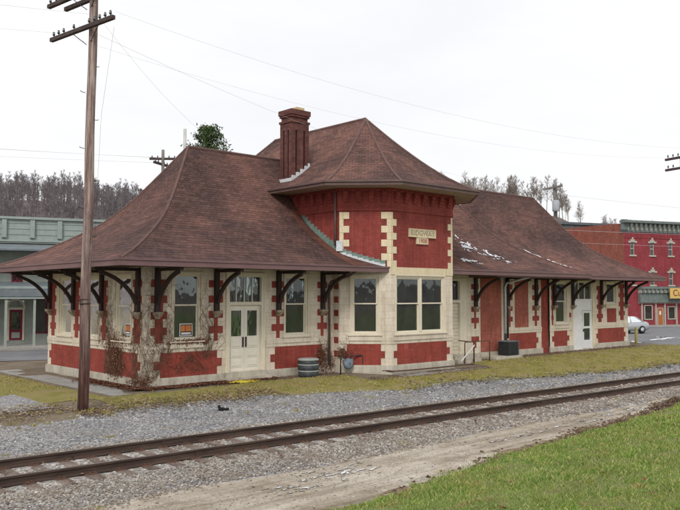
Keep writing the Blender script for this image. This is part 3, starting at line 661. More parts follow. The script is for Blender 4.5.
# downspouts
def pipe(pts, r, mat, name, parent=st, n=8): mb = MB(); mb.tube(pts, r, n); return mb.build(name, mat, parent)
pipe([(8.14,-1.66,4.0),(8.14,-1.3,3.85),(8.14,-.2,3.62),(8.16,-.09,3.5),(8.16,-.09,.3)], .05, m_gutter, 'downspout')
pipe([(20.02,-1.6,3.98),(20.02,-.2,3.7),(20.02,-.1,3.5),(20.02,-.1,1.15)], .055, m_whitemet, 'downspout')
pipe([(20.14,-.12,3.9),(20.14,-.12,.9)], .07, m_iron, 'downspout')
pipe([(20.02,-.1,1.15),(20.02,-.1,.75),(20.1,-.22,.62)], .075, m_iron, 'downspout')
pipe([(8.36,-.22,7.42),(8.36,-.22,5.1)], .045, m_gutter, 'downspout')
# step flashing along the tower side and canted face
mb = MB()
for k in range(12):
    yb = 2.0-.20*k
    zz = rprof(yb-.2+1.74+.0)
    mb.wbox(Fts,-yb,-yb+.195,zz-.05,zz+.34,-.01,.03)
mb.build('step_flashing', m_verdigris, troof)
mb = MB(); mb2 = MB()
for k in range(8):
    u = .06+.225*k; yb = -.37-(u+.2)/s2; zz = rprof(max(0,yb+1.74))
    mb.wbox(Ftl,u,u+.22,zz-.05,zz+.24,-.01,.03); mb2.wbox(Ftl,u,u+.224,zz-.06,zz+.10,.03,.07)
mb.build('step_flashing', m_verdigris, troof); mb2.build('flashing_strip', m_whitemet, troof)
m_rvalley = roof_mat('rusty_valley_shingle', (.17,.075,.055,1), (.21,.10,.072,1), (.09,.045,.035,1), (.24,.14,.11,1))
for (xa, xb) in ((7.93,8.45),(15.23,15.95)):
    mb = MB(); vs = []
    for k in range(15): yy_ = -1.70+k*.28; zz = rprof(yy_+1.74)+.012; w0 = 0 if k > 2 else (.35*(2-k)/2 if xa < 9 else 0); vs += [(xa,yy_,zz),(xb+w0,yy_,zz)]
    mb.add(vs, [(2*k,2*k+1,2*k+3,2*k+2) for k in range(14)]); bpy.data.objects['roof'] and mb.build('valley_shingles', m_rvalley, bpy.data.objects['roof'])
mb = MB(); mb.wbox(Ftl,-.12,.14,4.86,5.28,-.02,.10); mb.build('rainwater_head', m_whitemet, troof)

# ------------------------------------------------------------------ things by the station
mb = MB(); mb.lathe([(.0,0),(.36,0),(.38,.06),(.40,.2),(.385,.21),(.385,.25),(.41,.27),(.41,.44),(.39,.45),(.39,.49),(.405,.51),(.39,.64),(.0,.64)], n=28)
b = thing('barrel', 'dark ribbed barrel standing by the wall left of the gas meter', 'barrel', (6.62,-.62,-.03))
mb.build('body', M('dark_green_plastic', (.03,.036,.042,1), (.07,.08,.085,1), 6, .5, .1), b)
mb = MB(); mb.lathe([(0,.64),(.41,.62),(.42,.66),(.36,.70),(0,.71)], n=28); mb.lathe([(.405,.20),(.42,.22),(.405,.25)], n=28); mb.lathe([(.40,.44),(.418,.465),(.40,.49)], n=28); mb.build('lid', M('pale_green_plastic', (.27,.29,.28,1), (.38,.40,.38,1), 4, .5, .1), b)
g_ = thing('gas_meter', 'blue grey gas meter on black pipes at the foot of the tower', 'gas meter', (8.5,-.85,0))
mb = MB(); mb.lathe([(.0,-.09),(.10,-.09),(.20,-.08),(.22,0),(.20,.08),(.10,.09),(0,.09)], (0,0,.36), 20, axis='y'); mb.box(-.18,-.085,.34,.18,.085,.56); mb.build('body', M('blue_grey_paint', (.16,.21,.27,1), (.22,.28,.34,1), 8, .5, .1), g_)
mb = MB(); mb.tube([(-.14,0,.55),(-.14,0,.66),(-.42,0,.68),(-.42,0,-.1)],.028); mb.tube([(.14,0,.55),(.14,0,.66),(.55,-.15,.68),(.62,-.18,.62),(.62,-.18,.10),(.8,-.35,.08),(1.2,-.85,.07)],.03); mb.build('pipe', m_iron, g_)
mb = MB(); mb.tube([(9.72,-1.72,.07),(9.9,-2.02,.06),(11.2,-2.02,.04),(13.9,-2.04,.05),(14.9,-2.1,.05)],.03); tag(mb.build('pipe_run', m_rust), 'rusty pipe running low along the tower front', 'pipe')
ac = thing('air_conditioner', 'black boxy air conditioner unit standing by the bricked up doorway', 'air conditioner', (19.5,-.62,.13))
mb = MB(); mb.box(-.42,-.3,0,.42,.3,.66)
for k in range(11): mb.box(-.43,-.312,.05+.052*k,.40,-.3,.075+.052*k)
mb.build('body', M('black_metal', (.015,.018,.02,1), (.03,.034,.038,1), 5, .5, .1), ac)
mb = MB(); mb.box(.42,-.31,0,.445,.31,.68); mb.box(-.44,-.32,.66,.445,.32,.70); mb.build('cover', M('grey_metal', (.10,.11,.12,1), (.2,.22,.24,1), 5, .5, .1), ac)
rl = thing('hand_rail', 'rusty pipe hand rail on the steps right of the tower', 'railing', (16.1,-1.1,0))
mb = MB()
for x0, x1 in ((-.6,.05),(.08,1.25)):
    mb.tube([(x0,0,-.2),(x0,0,.88),(x0+.04,0,.94),(x1-.04,0,.94),(x1,0,.88),(x1,0,-.2)],.028)
mb.tube([(.05,0,.92),(.05,.9,.95)],.026); mb.build('pipe_frame', m_rust, rl)
mb = MB(); mb.hexa([(-.96,-.03,.12),(-.92,-.03,.10),(-.92,.0,.10),(-.96,.0,.12),(.0,-.03,.80),(.03,-.03,.77),(.03,.0,.77),(.0,.0,.80)])
tag(mb.build('white_board', m_white, None, (16.1,-1.16,0)), 'slim white board leaning on the hand rail', 'board')
mb = MB(); mb.add([(3.0,-.62,-.005),(3.5,-.9,-.01),(4.1,-.85,-.01),(4.35,-.6,-.005),(3.9,-.5,0),(3.4,-.52,0),(3.0,-.62,.03),(3.5,-.9,.035),(4.1,-.85,.03),(4.35,-.6,.035),(3.9,-.5,.05),(3.4,-.52,.05)],
   [(6,7,8,9,10,11),(0,1,7,6),(1,2,8,7),(2,3,9,8),(3,4,10,9),(4,5,11,10),(5,0,6,11)])
tag(mb.build('yellow_mat', M('yellow_paint', (.62,.50,.03,1), (.70,.60,.08,1), 12, .8, .2)), 'flat yellow mat on the ground before the double doors', 'mat')
# signs in windows
def window_sign(F, u, z, w_, h_, label):
    s0 = MB(); s0.wbox(F,u-w_/2,u+w_/2,z,z+h_,-.10,-.09, m_white); s0.wbox(F,u-w_/2+.03,u+w_/2-.03,z+.03,z+h_-.03,-.09,-.087, m_iron)
    q = w_-.10; om = bpy.data.materials.get('orange_card') or M('orange_card', (.62,.20,.06,1), (.66,.24,.08,1), 20, .7, 0)
    s0.wbox(F,u-w_/2+.05,u-w_/2+.05+q*.40,z+h_*.38,z+h_-.06,-.087,-.084, om); s0.wbox(F,u+w_/2-.05-q*.54,u+w_/2-.05,z+h_*.38,z+h_-.06,-.087,-.084, om)
    s0.wbox(F,u-w_/2+.07,u+w_/2-.07,z+.06,z+h_*.30,-.087,-.084, m_white); tag(s0.build('window_sign', None), label, 'sign')
window_sign(Ffront,1.66,1.66,.52,.44,'orange and white card in the window beside the double doors')
window_sign(Fside,1.32,1.70,.42,.40,'orange card in the vine covered side window')
# crumpled black cloth on gravel
mb = MB(); 
for (cx_,cy_,cz_,r_) in ((0,0,.09,.10),(-.05,.02,.2,.06),(.12,-.02,.06,.09),(.27,-.03,.04,.08),(.36,-.02,.07,.05)):
    V_ = []; 
    for a_ in range(6):
        for b_ in range(4): q = 2*math.pi*a_/6; e = -math.pi/2+math.pi*(b_+.5)/4; rr = r_*random.uniform(.8,1.25); V_.append((cx_+rr*math.cos(e)*math.cos(q), cy_+rr*math.cos(e)*math.sin(q), cz_+rr*math.sin(e)))
    Fa = [(a_*4+b_, ((a_+1)%6)*4+b_, ((a_+1)%6)*4+b_+1, a_*4+b_+1) for a_ in range(6) for b_ in range(3)]; Fa += [tuple(a_*4 for a_ in range(6))[::-1], tuple(a_*4+3 for a_ in range(6))]
    mb.add(V_, Fa)
for_s = .72; mb.v = [(a*for_s,b*for_s,c*for_s) for a,b,c in mb.v]
tag(mb.build('rubber_scrap', m_black, None, (.1,-4.45,float(hgt(.1,-4.45)))), 'curled scrap of black rubber lying on the gravel', 'scrap')

# ------------------------------------------------------------------ railway track
tr = thing('railway_track', 'single railway track with rusty brown rails and half buried ties', 'railway track', (0,-8.95,0), math.atan(TS))
m_rail = M('rusty_rail', (.045,.028,.022,1), (.085,.055,.042,1), 6, .7, .3, stretch=(.2,1,1)); m_head = M('worn_rail_head', (.14,.115,.10,1), (.22,.19,.17,1), 3, .4, .05, stretch=(.1,1,1), metal=.4)
m_tie = M('weathered_tie', (.09,.062,.048,1), (.24,.19,.16,1), 3, .95, .6, stretch=(1,.4,1))
for sgn in (1, -1):
    yc = sgn*.7525; r_ = MB()
    prof = [(-.07,0),(.07,0),(.07,.012),(.012,.04),(.010,.115),(.036,.13),(.036,.165),(-.036,.165),(-.036,.13),(-.010,.115),(-.012,.04),(-.07,.012)]
    pr = [(yc+a, -.272+b) for a, b in prof]; N_ = len(pr)
    x0, x1 = -40, 130
    r_.add([(x0,a,b) for a,b in pr]+[(x1,a,b) for a,b in pr], [(i,(i+1)%N_,N_+(i+1)%N_,N_+i) for i in range(N_)]+[tuple(range(N_))[::-1],tuple(range(N_,2*N_))])
    ro = r_.build('rail', m_rail, tr)
    hd = MB(); hd.box(x0, yc-.030, -.107, x1, yc+.030, -.1045); hd.build('rail_head', m_head, ro)
    for xj in (-3.4, 8.5, 20.5, 32.5):
        jb = MB()
        for s_ in (-1,1): jb.box(xj-.45, yc+s_*.014-.012+s_*.01, -.235, xj+.45, yc+s_*.014+.012+s_*.01, -.155)
        jb.build('joint_bar', m_rail, ro)
def one_tie(mb, x):
    a = random.uniform(-.02,.02); L_ = 1.3+random.uniform(-.06,.06); o_ = random.uniform(-.08,.08); z1 = -.268+random.uniform(-.006,.0)
    mb.hexa([(x-.115-a,-L_+o_,-.42),(x+.115-a,-L_+o_,-.42),(x+.115+a,L_+o_,-.42),(x-.115+a,L_+o_,-.42),(x-.115-a,-L_+o_,z1),(x+.115-a,-L_+o_,z1),(x+.115+a,L_+o_,z1),(x-.115+a,L_+o_,z1)], m_tie)
    for yc in (.7525,-.7525):
        mb.box(x-.10,yc-.18,z1,x+.10,yc+.18,z1+.012, m_rust)
        for s_ in (-1,1): mb.box(x-.05,yc+s_*.09-.02,z1+.012,x-.02,yc+s_*.09+.02,z1+.045, m_rust); mb.box(x+.03,yc+s_*.09-.02,z1+.012,x+.06,yc+s_*.09+.02,z1+.045, m_rust)
x = -9.5; cnt = 0; rest = MB()
while x < 80:
    if cnt < 98: t_ = MB(); one_tie(t_, x); t_.build('tie', None, tr); cnt += 1
    else: one_tie(rest, x)
    x += .56+random.uniform(-.03,.03)
x = -10.1
while x > -25: one_tie(rest, x); x -= .56
tag(rest.build('ties', None, tr), kind='stuff')

# ------------------------------------------------------------------ scatter
OCT_V = np.array([(1,0,0),(-1,0,0),(0,1,0),(0,-1,0),(0,0,1),(0,0,-1)], float); OCT_F = np.array([(0,2,4),(2,1,4),(1,3,4),(3,0,4),(2,0,5),(1,2,5),(3,1,5),(0,3,5)])
CUB_V = np.array([(x,y,z) for z in (-1,1) for y in (-1,1) for x in (-1,1)], float); CUB_F = np.array([(0,2,3,1),(4,5,7,6),(0,1,5,4),(2,6,7,3),(0,4,6,2),(1,3,7,5)])
def stones(name, P, s, mat, flat=.7):
    n = len(P); V = CUB_V[None]*rng.uniform(.62,1.0,(n,8,1))*rng.uniform(.6,1.0,(n,1,3))*np.asarray(s)[:,None,None]*.58; V[:,:,2] *= flat
    a = rng.uniform(0,6.28,n); b = rng.uniform(-.6,.6,n)
    ca, sa, cb, sb = np.cos(a), np.sin(a), np.cos(b), np.sin(b)
    x, y, z = V[...,0], V[...,1], V[...,2]; y, z = y*cb[:,None]-z*sb[:,None], y*sb[:,None]+z*cb[:,None]; x, y = x*ca[:,None]-y*sa[:,None], x*sa[:,None]+y*ca[:,None]
    V = np.stack([x,y,z],-1)+P[:,None,:]
    F_ = (CUB_F[None]+(np.arange(n)*8)[:,None,None]).reshape(-1,4); return npmesh(name, V.reshape(-1,3), F_, mat)
def inview(x, y, z, m=60):
    dx, dy = x-CX, y-CY; X = dx*RT.x+dy*RT.y; D_ = dx*FW.x+dy*FW.y; D_ = np.maximum(D_, .1)
    px = 340+FPX*X/D_; py = 255-FPX*((z-CZ)-D_*math.tan(PIT))/D_
    return (px > -m) & (px < 680+m) & (py < 510+m) & (py > 0) & (D_ > 1)
def scat(n, x0, x1, y0, y1, cond, power=1.0):
    x = rng.uniform(x0,x1,n); y = rng.uniform(y0,y1,n)
    k = cond(x,y) & inview(x,y,hgt(x,y)); d = np.hypot(x-CX,y-CY); k &= rng.uniform(0,1,n) < np.clip((15/d)**power,0,1)
    return x[k], y[k], d[k]
# ballast stones
x, y, d = scat(330000,-16,60,-14,-5.5,lambda x,y:(y < tc_(x)+1.9) & (y > (-11.78+.012*x+ynoise(x,5,.10))+.22*rng.normal(size=len(x))*(rng.random(len(x))<.3)), 1.3)
z = hgt(x,y)+.02; yy = np.abs(y-tc_(x)); s_ = rng.uniform(.022,.048,len(x))*np.clip(d/15,1,1.8)
k = ~((np.abs(yy-.7525) < .11)); keep = rng.random(len(x)) < np.where(yy < .65, .7, 1)
k &= keep; z = np.where(yy < 1.32, -.290, z)+rng.uniform(-.012,.008,len(x))
P_ = np.stack([x,y,z],1)[k]; tag(stones('ballast_stones', P_, s_[k], m_st_b), 'loose pale ballast stones', kind='stuff')
x, y, d = scat(150000,-14,50,-9,-2.0,lambda x,y:(y > tc_(x)+1.3) & (y < g_top(x)+.25*rng.normal(size=len(x))), 1.5)
s_ = rng.uniform(.018,.045,len(x))*np.clip(d/15,1,1.9); P_ = np.stack([x,y,hgt(x,y)+.008],1); tag(stones('gravel_stones', P_, s_, m_st_g), 'loose blue grey gravel stones', kind='stuff')
# side gravel + road pebbles
x, y, d = scat(20000,-14,30,-15,-12,lambda x,y:(y > edge_near(x)) , 1.2)
s_ = rng.uniform(.01,.03,len(x)); P_ = np.stack([x,y,hgt(x,y)+.012],1); tag(stones('road_pebbles', P_, s_, m_st_b), 'pebbles on the dirt road', kind='stuff')
# dug soil along the grass edge on the right
x = rng.uniform(-5,20,9000); y = edge_near(x)+rng.normal(.10,.19,9000); k = rng.random(9000) < np.clip((x-1)/9,0.05,1)
k &= inview(x,y,hgt(x,y)); x, y = x[k], y[k]; hump = .13*np.exp(-((y-edge_near(x)-.03)/.16)**2)*np.clip((x-4)/6,0,1)*(1+.6*np.sin(x*5))
P_ = np.stack([x,y,hgt(x,y)+hump*rng.random(len(x))+.02],1); tag(stones('soil_clods', P_, rng.uniform(.02,.085,len(x)), m_soil), 'ridge of dug brown soil at the grass edge', kind='stuff')
# grass
def blades(name, x, y, hh, ww, mat, off=.0, lean=.5, zf=None):
    n = len(x); z = (hgt(x,y) if zf is None else zf)+off; a = rng.uniform(0,6.28,n); la = rng.uniform(0,6.28,n); l_ = rng.uniform(0,lean,n)*hh
    dx, dy = np.cos(a)*ww/2, np.sin(a)*ww/2; tx, ty = np.cos(la)*l_, np.sin(la)*l_
    V = np.empty((n,4,3)); V[:,0] = np.stack([x-dx,y-dy,z],1); V[:,1] = np.stack([x+dx,y+dy,z],1)
    V[:,2] = np.stack([x+dx*.8+tx*.4,y+dy*.8+ty*.4,z+hh*.6],1); V[:,3] = np.stack([x+tx,y+ty,z+hh],1)
    F_ = np.array([(0,1,2),(0,2,3)])[None]+(np.arange(n)*4)[:,None,None]; return npmesh(name, V.reshape(-1,3), F_.reshape(-1,3), mat)
def patchy(x, y, f=1.0, seed=0):
    return .5+.25*(np.sin(x*1.7*f+seed)*np.sin(y*2.3*f+seed*2)+np.sin(x*.63*f+y*.9*f+seed)+.6*np.sin(x*4.1*f-y*3.3*f))
x, y, d = scat(900000,-14,30,-26,-11,lambda x,y:(y < edge_near(x)+.22*np.abs(rng.normal(size=len(x)))*(rng.random(len(x))<.25)), 1.6)
k = rng.random(len(x)) < np.clip(patchy(x,y)*1.6+.1,.12,1); x, y, d = x[k], y[k], d[k]
hh = rng.uniform(.02,.07,len(x))*(.4+1.1*np.clip(patchy(x,y,1.3,2),0,1)); tag(blades('green_grass', x, y, hh, rng.uniform(.006,.012,len(x))*np.clip(d/11,1,2.5), m_bl_g, .02, 1.1), 'short green grass on the foreground bank', kind='stuff')
x, y, d = scat(500000,-12,60,-14,15,lambda x,y:((y > g_top(x)-.35+.25*rng.normal(size=len(x))) & (y < -.8-.25*rng.random(len(x))) & (x > -2.2) & ~((x > 8.2) & (x < 16) & (y > -2.4))) | ((x < -1.7) & (y > -1.5) & ((y > 1.9) | (y < -.5) & (x > -6))), 1.0)
pt = np.clip(patchy(x,y,.8,5)*1.5-.1,.06,1); pt = np.where((x > -6)&(x < -2)&(y < -.5),pt*.5,pt)
k = rng.random(len(x)) < pt; x, y, d = x[k], y[k], d[k]
tag(blades('yellow_grass', x, y, rng.uniform(.02,.07,len(x)), rng.uniform(.008,.016,len(x))*np.clip(d/14,1,2.2), m_bl_y, .008, 1.3), 'thin yellowing winter grass by the station', kind='stuff')
# coarser tufts breaking up both turfs
def tufts(name, x0, x1, y0, y1, cond, n, mat, hmax, label):
    x = rng.uniform(x0,x1,n); y = rng.uniform(y0,y1,n); k = cond(x,y) & inview(x,y,hgt(x,y)); x, y = x[k], y[k]; m = rng.integers(14,60,len(x)); X = np.repeat(x,m); Y = np.repeat(y,m); sp = np.repeat(rng.uniform(.03,.13,len(x)),m); hs = np.repeat(rng.uniform(.4,1,len(x)),m)*hmax
    X = X+rng.normal(size=len(X))*sp; Y = Y+rng.normal(size=len(Y))*sp; d = np.hypot(X-CX,Y-CY)
    tag(blades(name, X, Y, hs*rng.uniform(.5,1.1,len(X)), .007*np.clip(d/10,1,2.4)*np.ones(len(X)), mat, .01, 1.0), label, kind='stuff')
tufts('grass_tufts', -12, 20, -24, -12, lambda x,y: y < edge_near(x)+.15, 2600, m_bl_g, .11, 'coarser green tufts on the bank')
tufts('dry_tufts', -12, 20, -24, -12, lambda x,y: y < edge_near(x)+.1, 900, m_bl_y, .10, 'dry straw tufts on the bank')
tufts('dry_tufts', -10, 45, -9, -.9, lambda x,y: (y > g_top(x)-.25) & ((x < 8) | (x > 16) | (y < -2.5)), 1500, m_bl_y, .09, 'dry tufts in the turf strip')
tufts('weed_tufts', -10, 30, -11.9, -2.5, lambda x,y: (y < g_top(x)) & (np.abs(y-tc_(x)) > 1.5) & (rng.random(len(x)) < .22), 260, m_bl_y, .08, 'sparse dry weeds in the gravel')
# litter at wall foot and weeds between gravel and turf
def litter(name, x, y, s, mat, label, off=.015):
    n = len(x); z = hgt(x,y)+off; a = rng.uniform(0,6.28,n); V = np.empty((n,4,3)); 
    for q, (u, v) in enumerate(((-1,-.6),(1,-.5),(.8,.6),(-.9,.5))):
        V[:,q,0] = x+(u*np.cos(a)-v*np.sin(a))*s; V[:,q,1] = y+(u*np.sin(a)+v*np.cos(a))*s; V[:,q,2] = z+rng.uniform(0,1,n)*s*.9
    return tag(npmesh(name, V.reshape(-1,3), np.arange(n*4).reshape(n,4), mat), label, kind='stuff')
n = 9000; t_ = rng.random(n); seg = rng.random(n) < .4
lx = np.where(seg, -.12-np.abs(rng.normal(0,.25,n)), t_*5.6-.3); ly = np.where(seg, t_*4.5-.5, -.14-np.abs(rng.normal(0,.28,n)))
litter('leaf_litter', lx, ly, rng.uniform(.015,.045,n), m_dead, 'fallen dead vine leaves along the wall foot', .05)
n = 4200; lx = rng.uniform(3,33,n); ly = -.12-np.abs(rng.normal(0,.38,n)); k_ = (lx < 8.2) | (lx > 15.6); ly = np.where(k_, ly, ly-2.0)
litter('wall_foot_debris', lx, ly, rng.uniform(.012,.035,n), m_dead, 'brown debris along the wall foot', .03)
n = 6000; lx = rng.uniform(-9,3.5,n); ly = -2.75+rng.normal(0,.42,n)+.1*np.sin(lx*3)+np.where(lx < -3.5, .9, 0)
litter('weed_debris', lx, ly, rng.uniform(.015,.04,n), stone_bits('tan_debris', [(0,(.09,.06,.035,1)),(.6,(.24,.17,.10,1)),(1,(.42,.33,.24,1))]), 'dry tan weeds between gravel and turf', .03)
n = 1300; lx = rng.uniform(8,30,n); ly = g_top(lx)+rng.normal(-.1,.45,n)
litter('dark_debris', lx, ly, rng.uniform(.02,.06,n)*1.0, stone_bits('dark_asphalt_crumbs', [(0,(.05,.05,.05,1)),(1,(.16,.15,.15,1))]), 'dark crumbs along the gravel edge', .02)
litter('bank_leaves', rng.uniform(-6,10,70), rng.uniform(-19,-13.5,70), rng.uniform(.02,.045,70), m_dead, 'a few fallen brown leaves on the grass bank', .07)
litter('track_leaves', rng.uniform(-12,20,260), -8.95+rng.normal(0,1.1,260), rng.uniform(.02,.05,260), m_dead, 'dead leaves caught on the track', .05)

# snow: joined, ragged melting patches lying on the real surfaces
def vnoise(X, Y, seed, sc):
    r_ = np.random.default_rng(seed); T = r_.random((64,64)); out = 0; amp = 1; tot = 0
    for o in range(4):
        u, v = X/sc*2**o+o*7.3, Y/sc*2**o+o*3.1; i0, j0 = np.floor(u).astype(int), np.floor(v).astype(int); a, b = u-i0, v-j0; a = a*a*(3-2*a); b = b*b*(3-2*b)
        g = lambda p, q: T[p % 64, q % 64]
        out = out+amp*((g(i0,j0)*(1-a)+g(i0+1,j0)*a)*(1-b)+(g(i0,j0+1)*(1-a)+g(i0+1,j0+1)*a)*b); tot += amp; amp *= .62
    return out/tot
def snow_patch(name, x0, x1, y0, y1, cell, dens, zf, label, seed, sc=(.3,.3), th=.02):
    xs_, ys_ = np.arange(x0,x1,cell), np.arange(y0,y1,cell); X, Y = np.meshgrid(xs_, ys_); n_ = vnoise(X/sc[0], Y/sc[1], seed, 1.0)+dens(X,Y)
    nx, ny = len(xs_), len(ys_); Z = zf(X,Y)+np.clip((n_-.62)*.25,-.012,th)
    jx = rng.uniform(-.3,.3,X.shape)*cell; V = np.stack([X+jx,Y+rng.uniform(-.3,.3,X.shape)*cell,Z],-1).reshape(-1,3)
    i_, j_ = np.meshgrid(np.arange(nx-1), np.arange(ny-1)); a = (j_*nx+i_).ravel(); c_ = n_[:-1,:-1].ravel(); k = c_ > .62
    F_ = np.stack([a,a+1,a+nx+1,a+nx],1)[k]; us = np.unique(F_); mp_ = np.zeros(len(V), int); mp_[us] = np.arange(len(us))
    return tag(npmesh(name, V[us], mp_[F_], m_snow, smooth=True), label, kind='stuff')
rv = np.vectorize(lambda s_: rprof(min(5.8, max(0.0, s_))))
def seg_d(X, Y, ax_, ay, bx, by):
    t_ = np.clip(((X-ax_)*(bx-ax_)+(Y-ay)*(by-ay))/((bx-ax_)**2+(by-ay)**2),0,1); return np.hypot(X-ax_-t_*(bx-ax_), Y-ay-t_*(by-ay)), t_
def dn(X,Y): d, t_ = seg_d(X,Y,18.05,1.0,19.8,-.35); return np.where(d < .8, .22-.42*d-.08*t_, -1)
snow_patch('roof_snow', 16.5,20.8,-1.3,2.0,.035, dn, lambda X,Y: rv(Y+1.74)+.016, 'patch of old snow on the roof slope right of the tower', 3, (.22,.14))
def dn(X,Y): d, t_ = seg_d(X,Y,16.2,-.6,16.9,-.66); return np.where(d < .4, .25-.9*d, -1)
snow_patch('roof_snow', 15.9,17.3,-1.1,-.2,.03, dn, lambda X,Y: rv(Y+1.74)+.016, 'small snow scrap low on the roof beside the tower', 5, (.25,.15))
def dn(X,Y): q = X-(25.4-(Y+1.74)); return np.where((q > -.05) & (q < .22), .18-.05*np.abs(Y-.6)-.6*np.abs(q-.06), -1)
snow_patch('valley_snow', 23.0,26.3,-1.2,1.8,.03, dn, lambda X,Y: rv(Y+1.74)+.05, 'line of old snow in the valley between the two roofs', 8, (.25,.25))
hz = lambda X,Y: hgt(X,Y)+.026
def dn(X,Y): d, t_ = seg_d(X,Y,-4.2,-12.85,-2.0,-12.5); return np.where(d < .7, .05-.28*d, -1)
snow_patch('road_snow', -5.2,-1.0,-13.6,-11.9,.03, dn, hz, 'thin snow scraps on the near end of the dirt road', 12, (.22,.06), .004)
def dn(X,Y): d, t_ = seg_d(X,Y,1.5,-12.65,14,-12.25); return np.where(d < .5, -.02+.08*t_-.4*d, -1)
snow_patch('road_snow', 1.0,15,-13.3,-11.6,.035, dn, hz, 'thin line of snow scraps along the far dirt road', 15, (.35,.06), .004)
def dn(X,Y): d, t_ = seg_d(X,Y,-6.0,.8,-5.0,1.0); return np.where(d < .7, .2-.5*d, -1)
snow_patch('side_snow', -7,-4,-.2,2.0,.04, dn, lambda X,Y: hgt(X,Y)+.03, 'small snow patch on the gravel left of the pole', 18, (.4,.3))
def dn(X,Y): d, t_ = seg_d(X,Y,36.5,2.0,46,3.2); return np.where(d < 1.2, .10-.18*d, -1)
snow_patch('street_snow', 35,48,.5,5,.12, dn, lambda X,Y: -.088+0*X, 'thin snow streak on the street beyond the station', 21, (1.6,.5))

# ------------------------------------------------------------------ dead climbing vines
def vines(name, F, strands, label, col_a=(.10,.055,.035,1), col_b=(.22,.14,.095,1), clumps=(), rr=(.003,.0062), redleaf=900, avoid=()):
    mb = MB(); tm = M(name+'_bark', col_a, col_b, 3, .95, .4)
    for (u0, z0, u1, z1, n_) in strands:
        for k in range(n_):
            u = random.uniform(u0, u1); z = z0+random.uniform(0,.15); tgt = random.uniform(.35,1)*(z1-z0)+z0; dr = random.gauss(0,.25); pts = [F.p(u,z,.03+random.uniform(0,.02))]
            while z < tgt and len(pts) < 60:
                dr = dr*.8+random.gauss(0,.2)+(.35*((u0+u1)/2-u)); z += random.uniform(.04,.11); u += dr*.14
                if any(a < u < b and c < z < d for a,b,c,d in avoid): u -= dr*.28; dr = -dr
                pts.append(F.p(u,z,.03+random.uniform(0,.02)))
                if random.random() < .13:
                    uu, zz, dd = u, z, random.choice((-1,1)); sp = [F.p(uu,zz,.04)]
                    for q in range(random.randint(3,9)): uu += dd*random.uniform(.02,.08); zz += random.uniform(-.04,.07); sp.append(F.p(uu,zz,.04+random.uniform(0,.03)))
                    mb.tube(sp, .0045, 3, tm, .002, False)
            mb.tube(pts, random.uniform(*rr), 4, tm, .003, False)
    for (u, z, su, sz, n_, dep) in clumps:
        for k in range(n_):
            uu, zz, d_ = u+random.gauss(0,su), max(.0,z+random.gauss(0,sz)), .04+abs(random.gauss(0,dep)); s_ = random.uniform(.012,.032)
            a = random.uniform(0,6.28); e = random.uniform(-.5,.5)
            mb.add([F.p(uu+s_*math.cos(a),zz+s_*math.sin(a),d_),F.p(uu-s_*math.sin(a),zz+s_*math.cos(a),d_+s_*e),F.p(uu-s_*math.cos(a),zz-s_*math.sin(a),d_),F.p(uu+s_*math.sin(a),zz-s_*math.cos(a),d_-s_*e)], [(0,1,2,3)], m_dead)
        for k in range(max(4, n_//45)):
            uu = u+random.gauss(0,su); p0 = F.p(uu,max(0,z-sz*1.6),.05); a2 = F.p(uu+random.gauss(0,.15),z+random.uniform(0,sz*1.5),.08+abs(random.gauss(0,dep)))
            mb.tube([p0,a2], .006, 3, tm, .003, False)
    return tag(mb.build(name, None), label, 'vine')
vines('climbing_vine', Ffront, [(-.0,0,.32,3.9,13),(.15,.1,.95,3.8,15),(.75,1.0,1.08,3.85,12),(2.2,.8,2.5,3.8,14),(1.0,.3,2.5,1.45,26),(2.4,.9,2.8,3.3,8)],
      'bare climbing vine round the front window beside the corner', clumps=((1.65,1.46,.38,.045,420,.03),(.05,.16,.16,.09,220,.05),(2.1,1.5,.3,.05,150,.03),(1.5,.75,.5,.2,90,.01)), avoid=((1.16,2.1,1.55,3.8),))
vines('climbing_vine', Fside, [(-.0,0,.3,3.9,13),(.3,.1,1.0,3.8,15),(2.1,.1,2.9,3.8,34),(1.6,.2,2.6,2.0,26),(2.9,1.2,3.5,3.6,10),(.9,.3,2.3,1.4,20)],
      'bare climbing vine on the left end wall of the station', clumps=((1.9,.9,.30,.40,1500,.05),(.35,.18,.3,.12,420,.06),(1.5,1.45,.5,.1,300,.03)), avoid=((1.0,1.62,1.55,3.7),(3.5,4.55,1.55,3.7)))
vines('climbing_vine', Ffront, [(7.5,0,8.35,1.5,30)], 'withered brown vine on the wall between barrel and gas meter', clumps=((7.75,.75,.10,.14,260,.06),(7.8,.2,.2,.12,200,.08),(8.25,.35,.1,.2,120,.1)))
vines('climbing_vine', Ftl, [(.0,.2,.35,1.5,12)], 'withered brown vine over the gas meter', clumps=((.12,.78,.12,.12,200,.06),))

# ------------------------------------------------------------------ utility poles
m_pole = NT('weathered_pole_wood'); v_ = m_pole.vec((5,5,.35), 'Object'); n1 = m_pole.noise(v_, 2.0, 8, .7)
cl = m_pole.ramp(n1, [(.36,(.09,.06,.055,1)),(.5,(.24,.17,.15,1)),(.62,(.42,.35,.31,1))])
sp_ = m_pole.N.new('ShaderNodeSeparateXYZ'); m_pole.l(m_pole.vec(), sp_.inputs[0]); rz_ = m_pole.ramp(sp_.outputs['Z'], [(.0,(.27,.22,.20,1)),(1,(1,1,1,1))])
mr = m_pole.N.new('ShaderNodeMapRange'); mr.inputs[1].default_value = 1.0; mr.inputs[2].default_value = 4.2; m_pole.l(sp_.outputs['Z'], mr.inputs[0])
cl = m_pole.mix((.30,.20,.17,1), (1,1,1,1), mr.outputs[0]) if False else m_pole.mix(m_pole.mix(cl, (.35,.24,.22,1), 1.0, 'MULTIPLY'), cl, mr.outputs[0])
m_pole.bump(n1, .7, .03); m_pole = m_pole.done(cl, .9, .2)
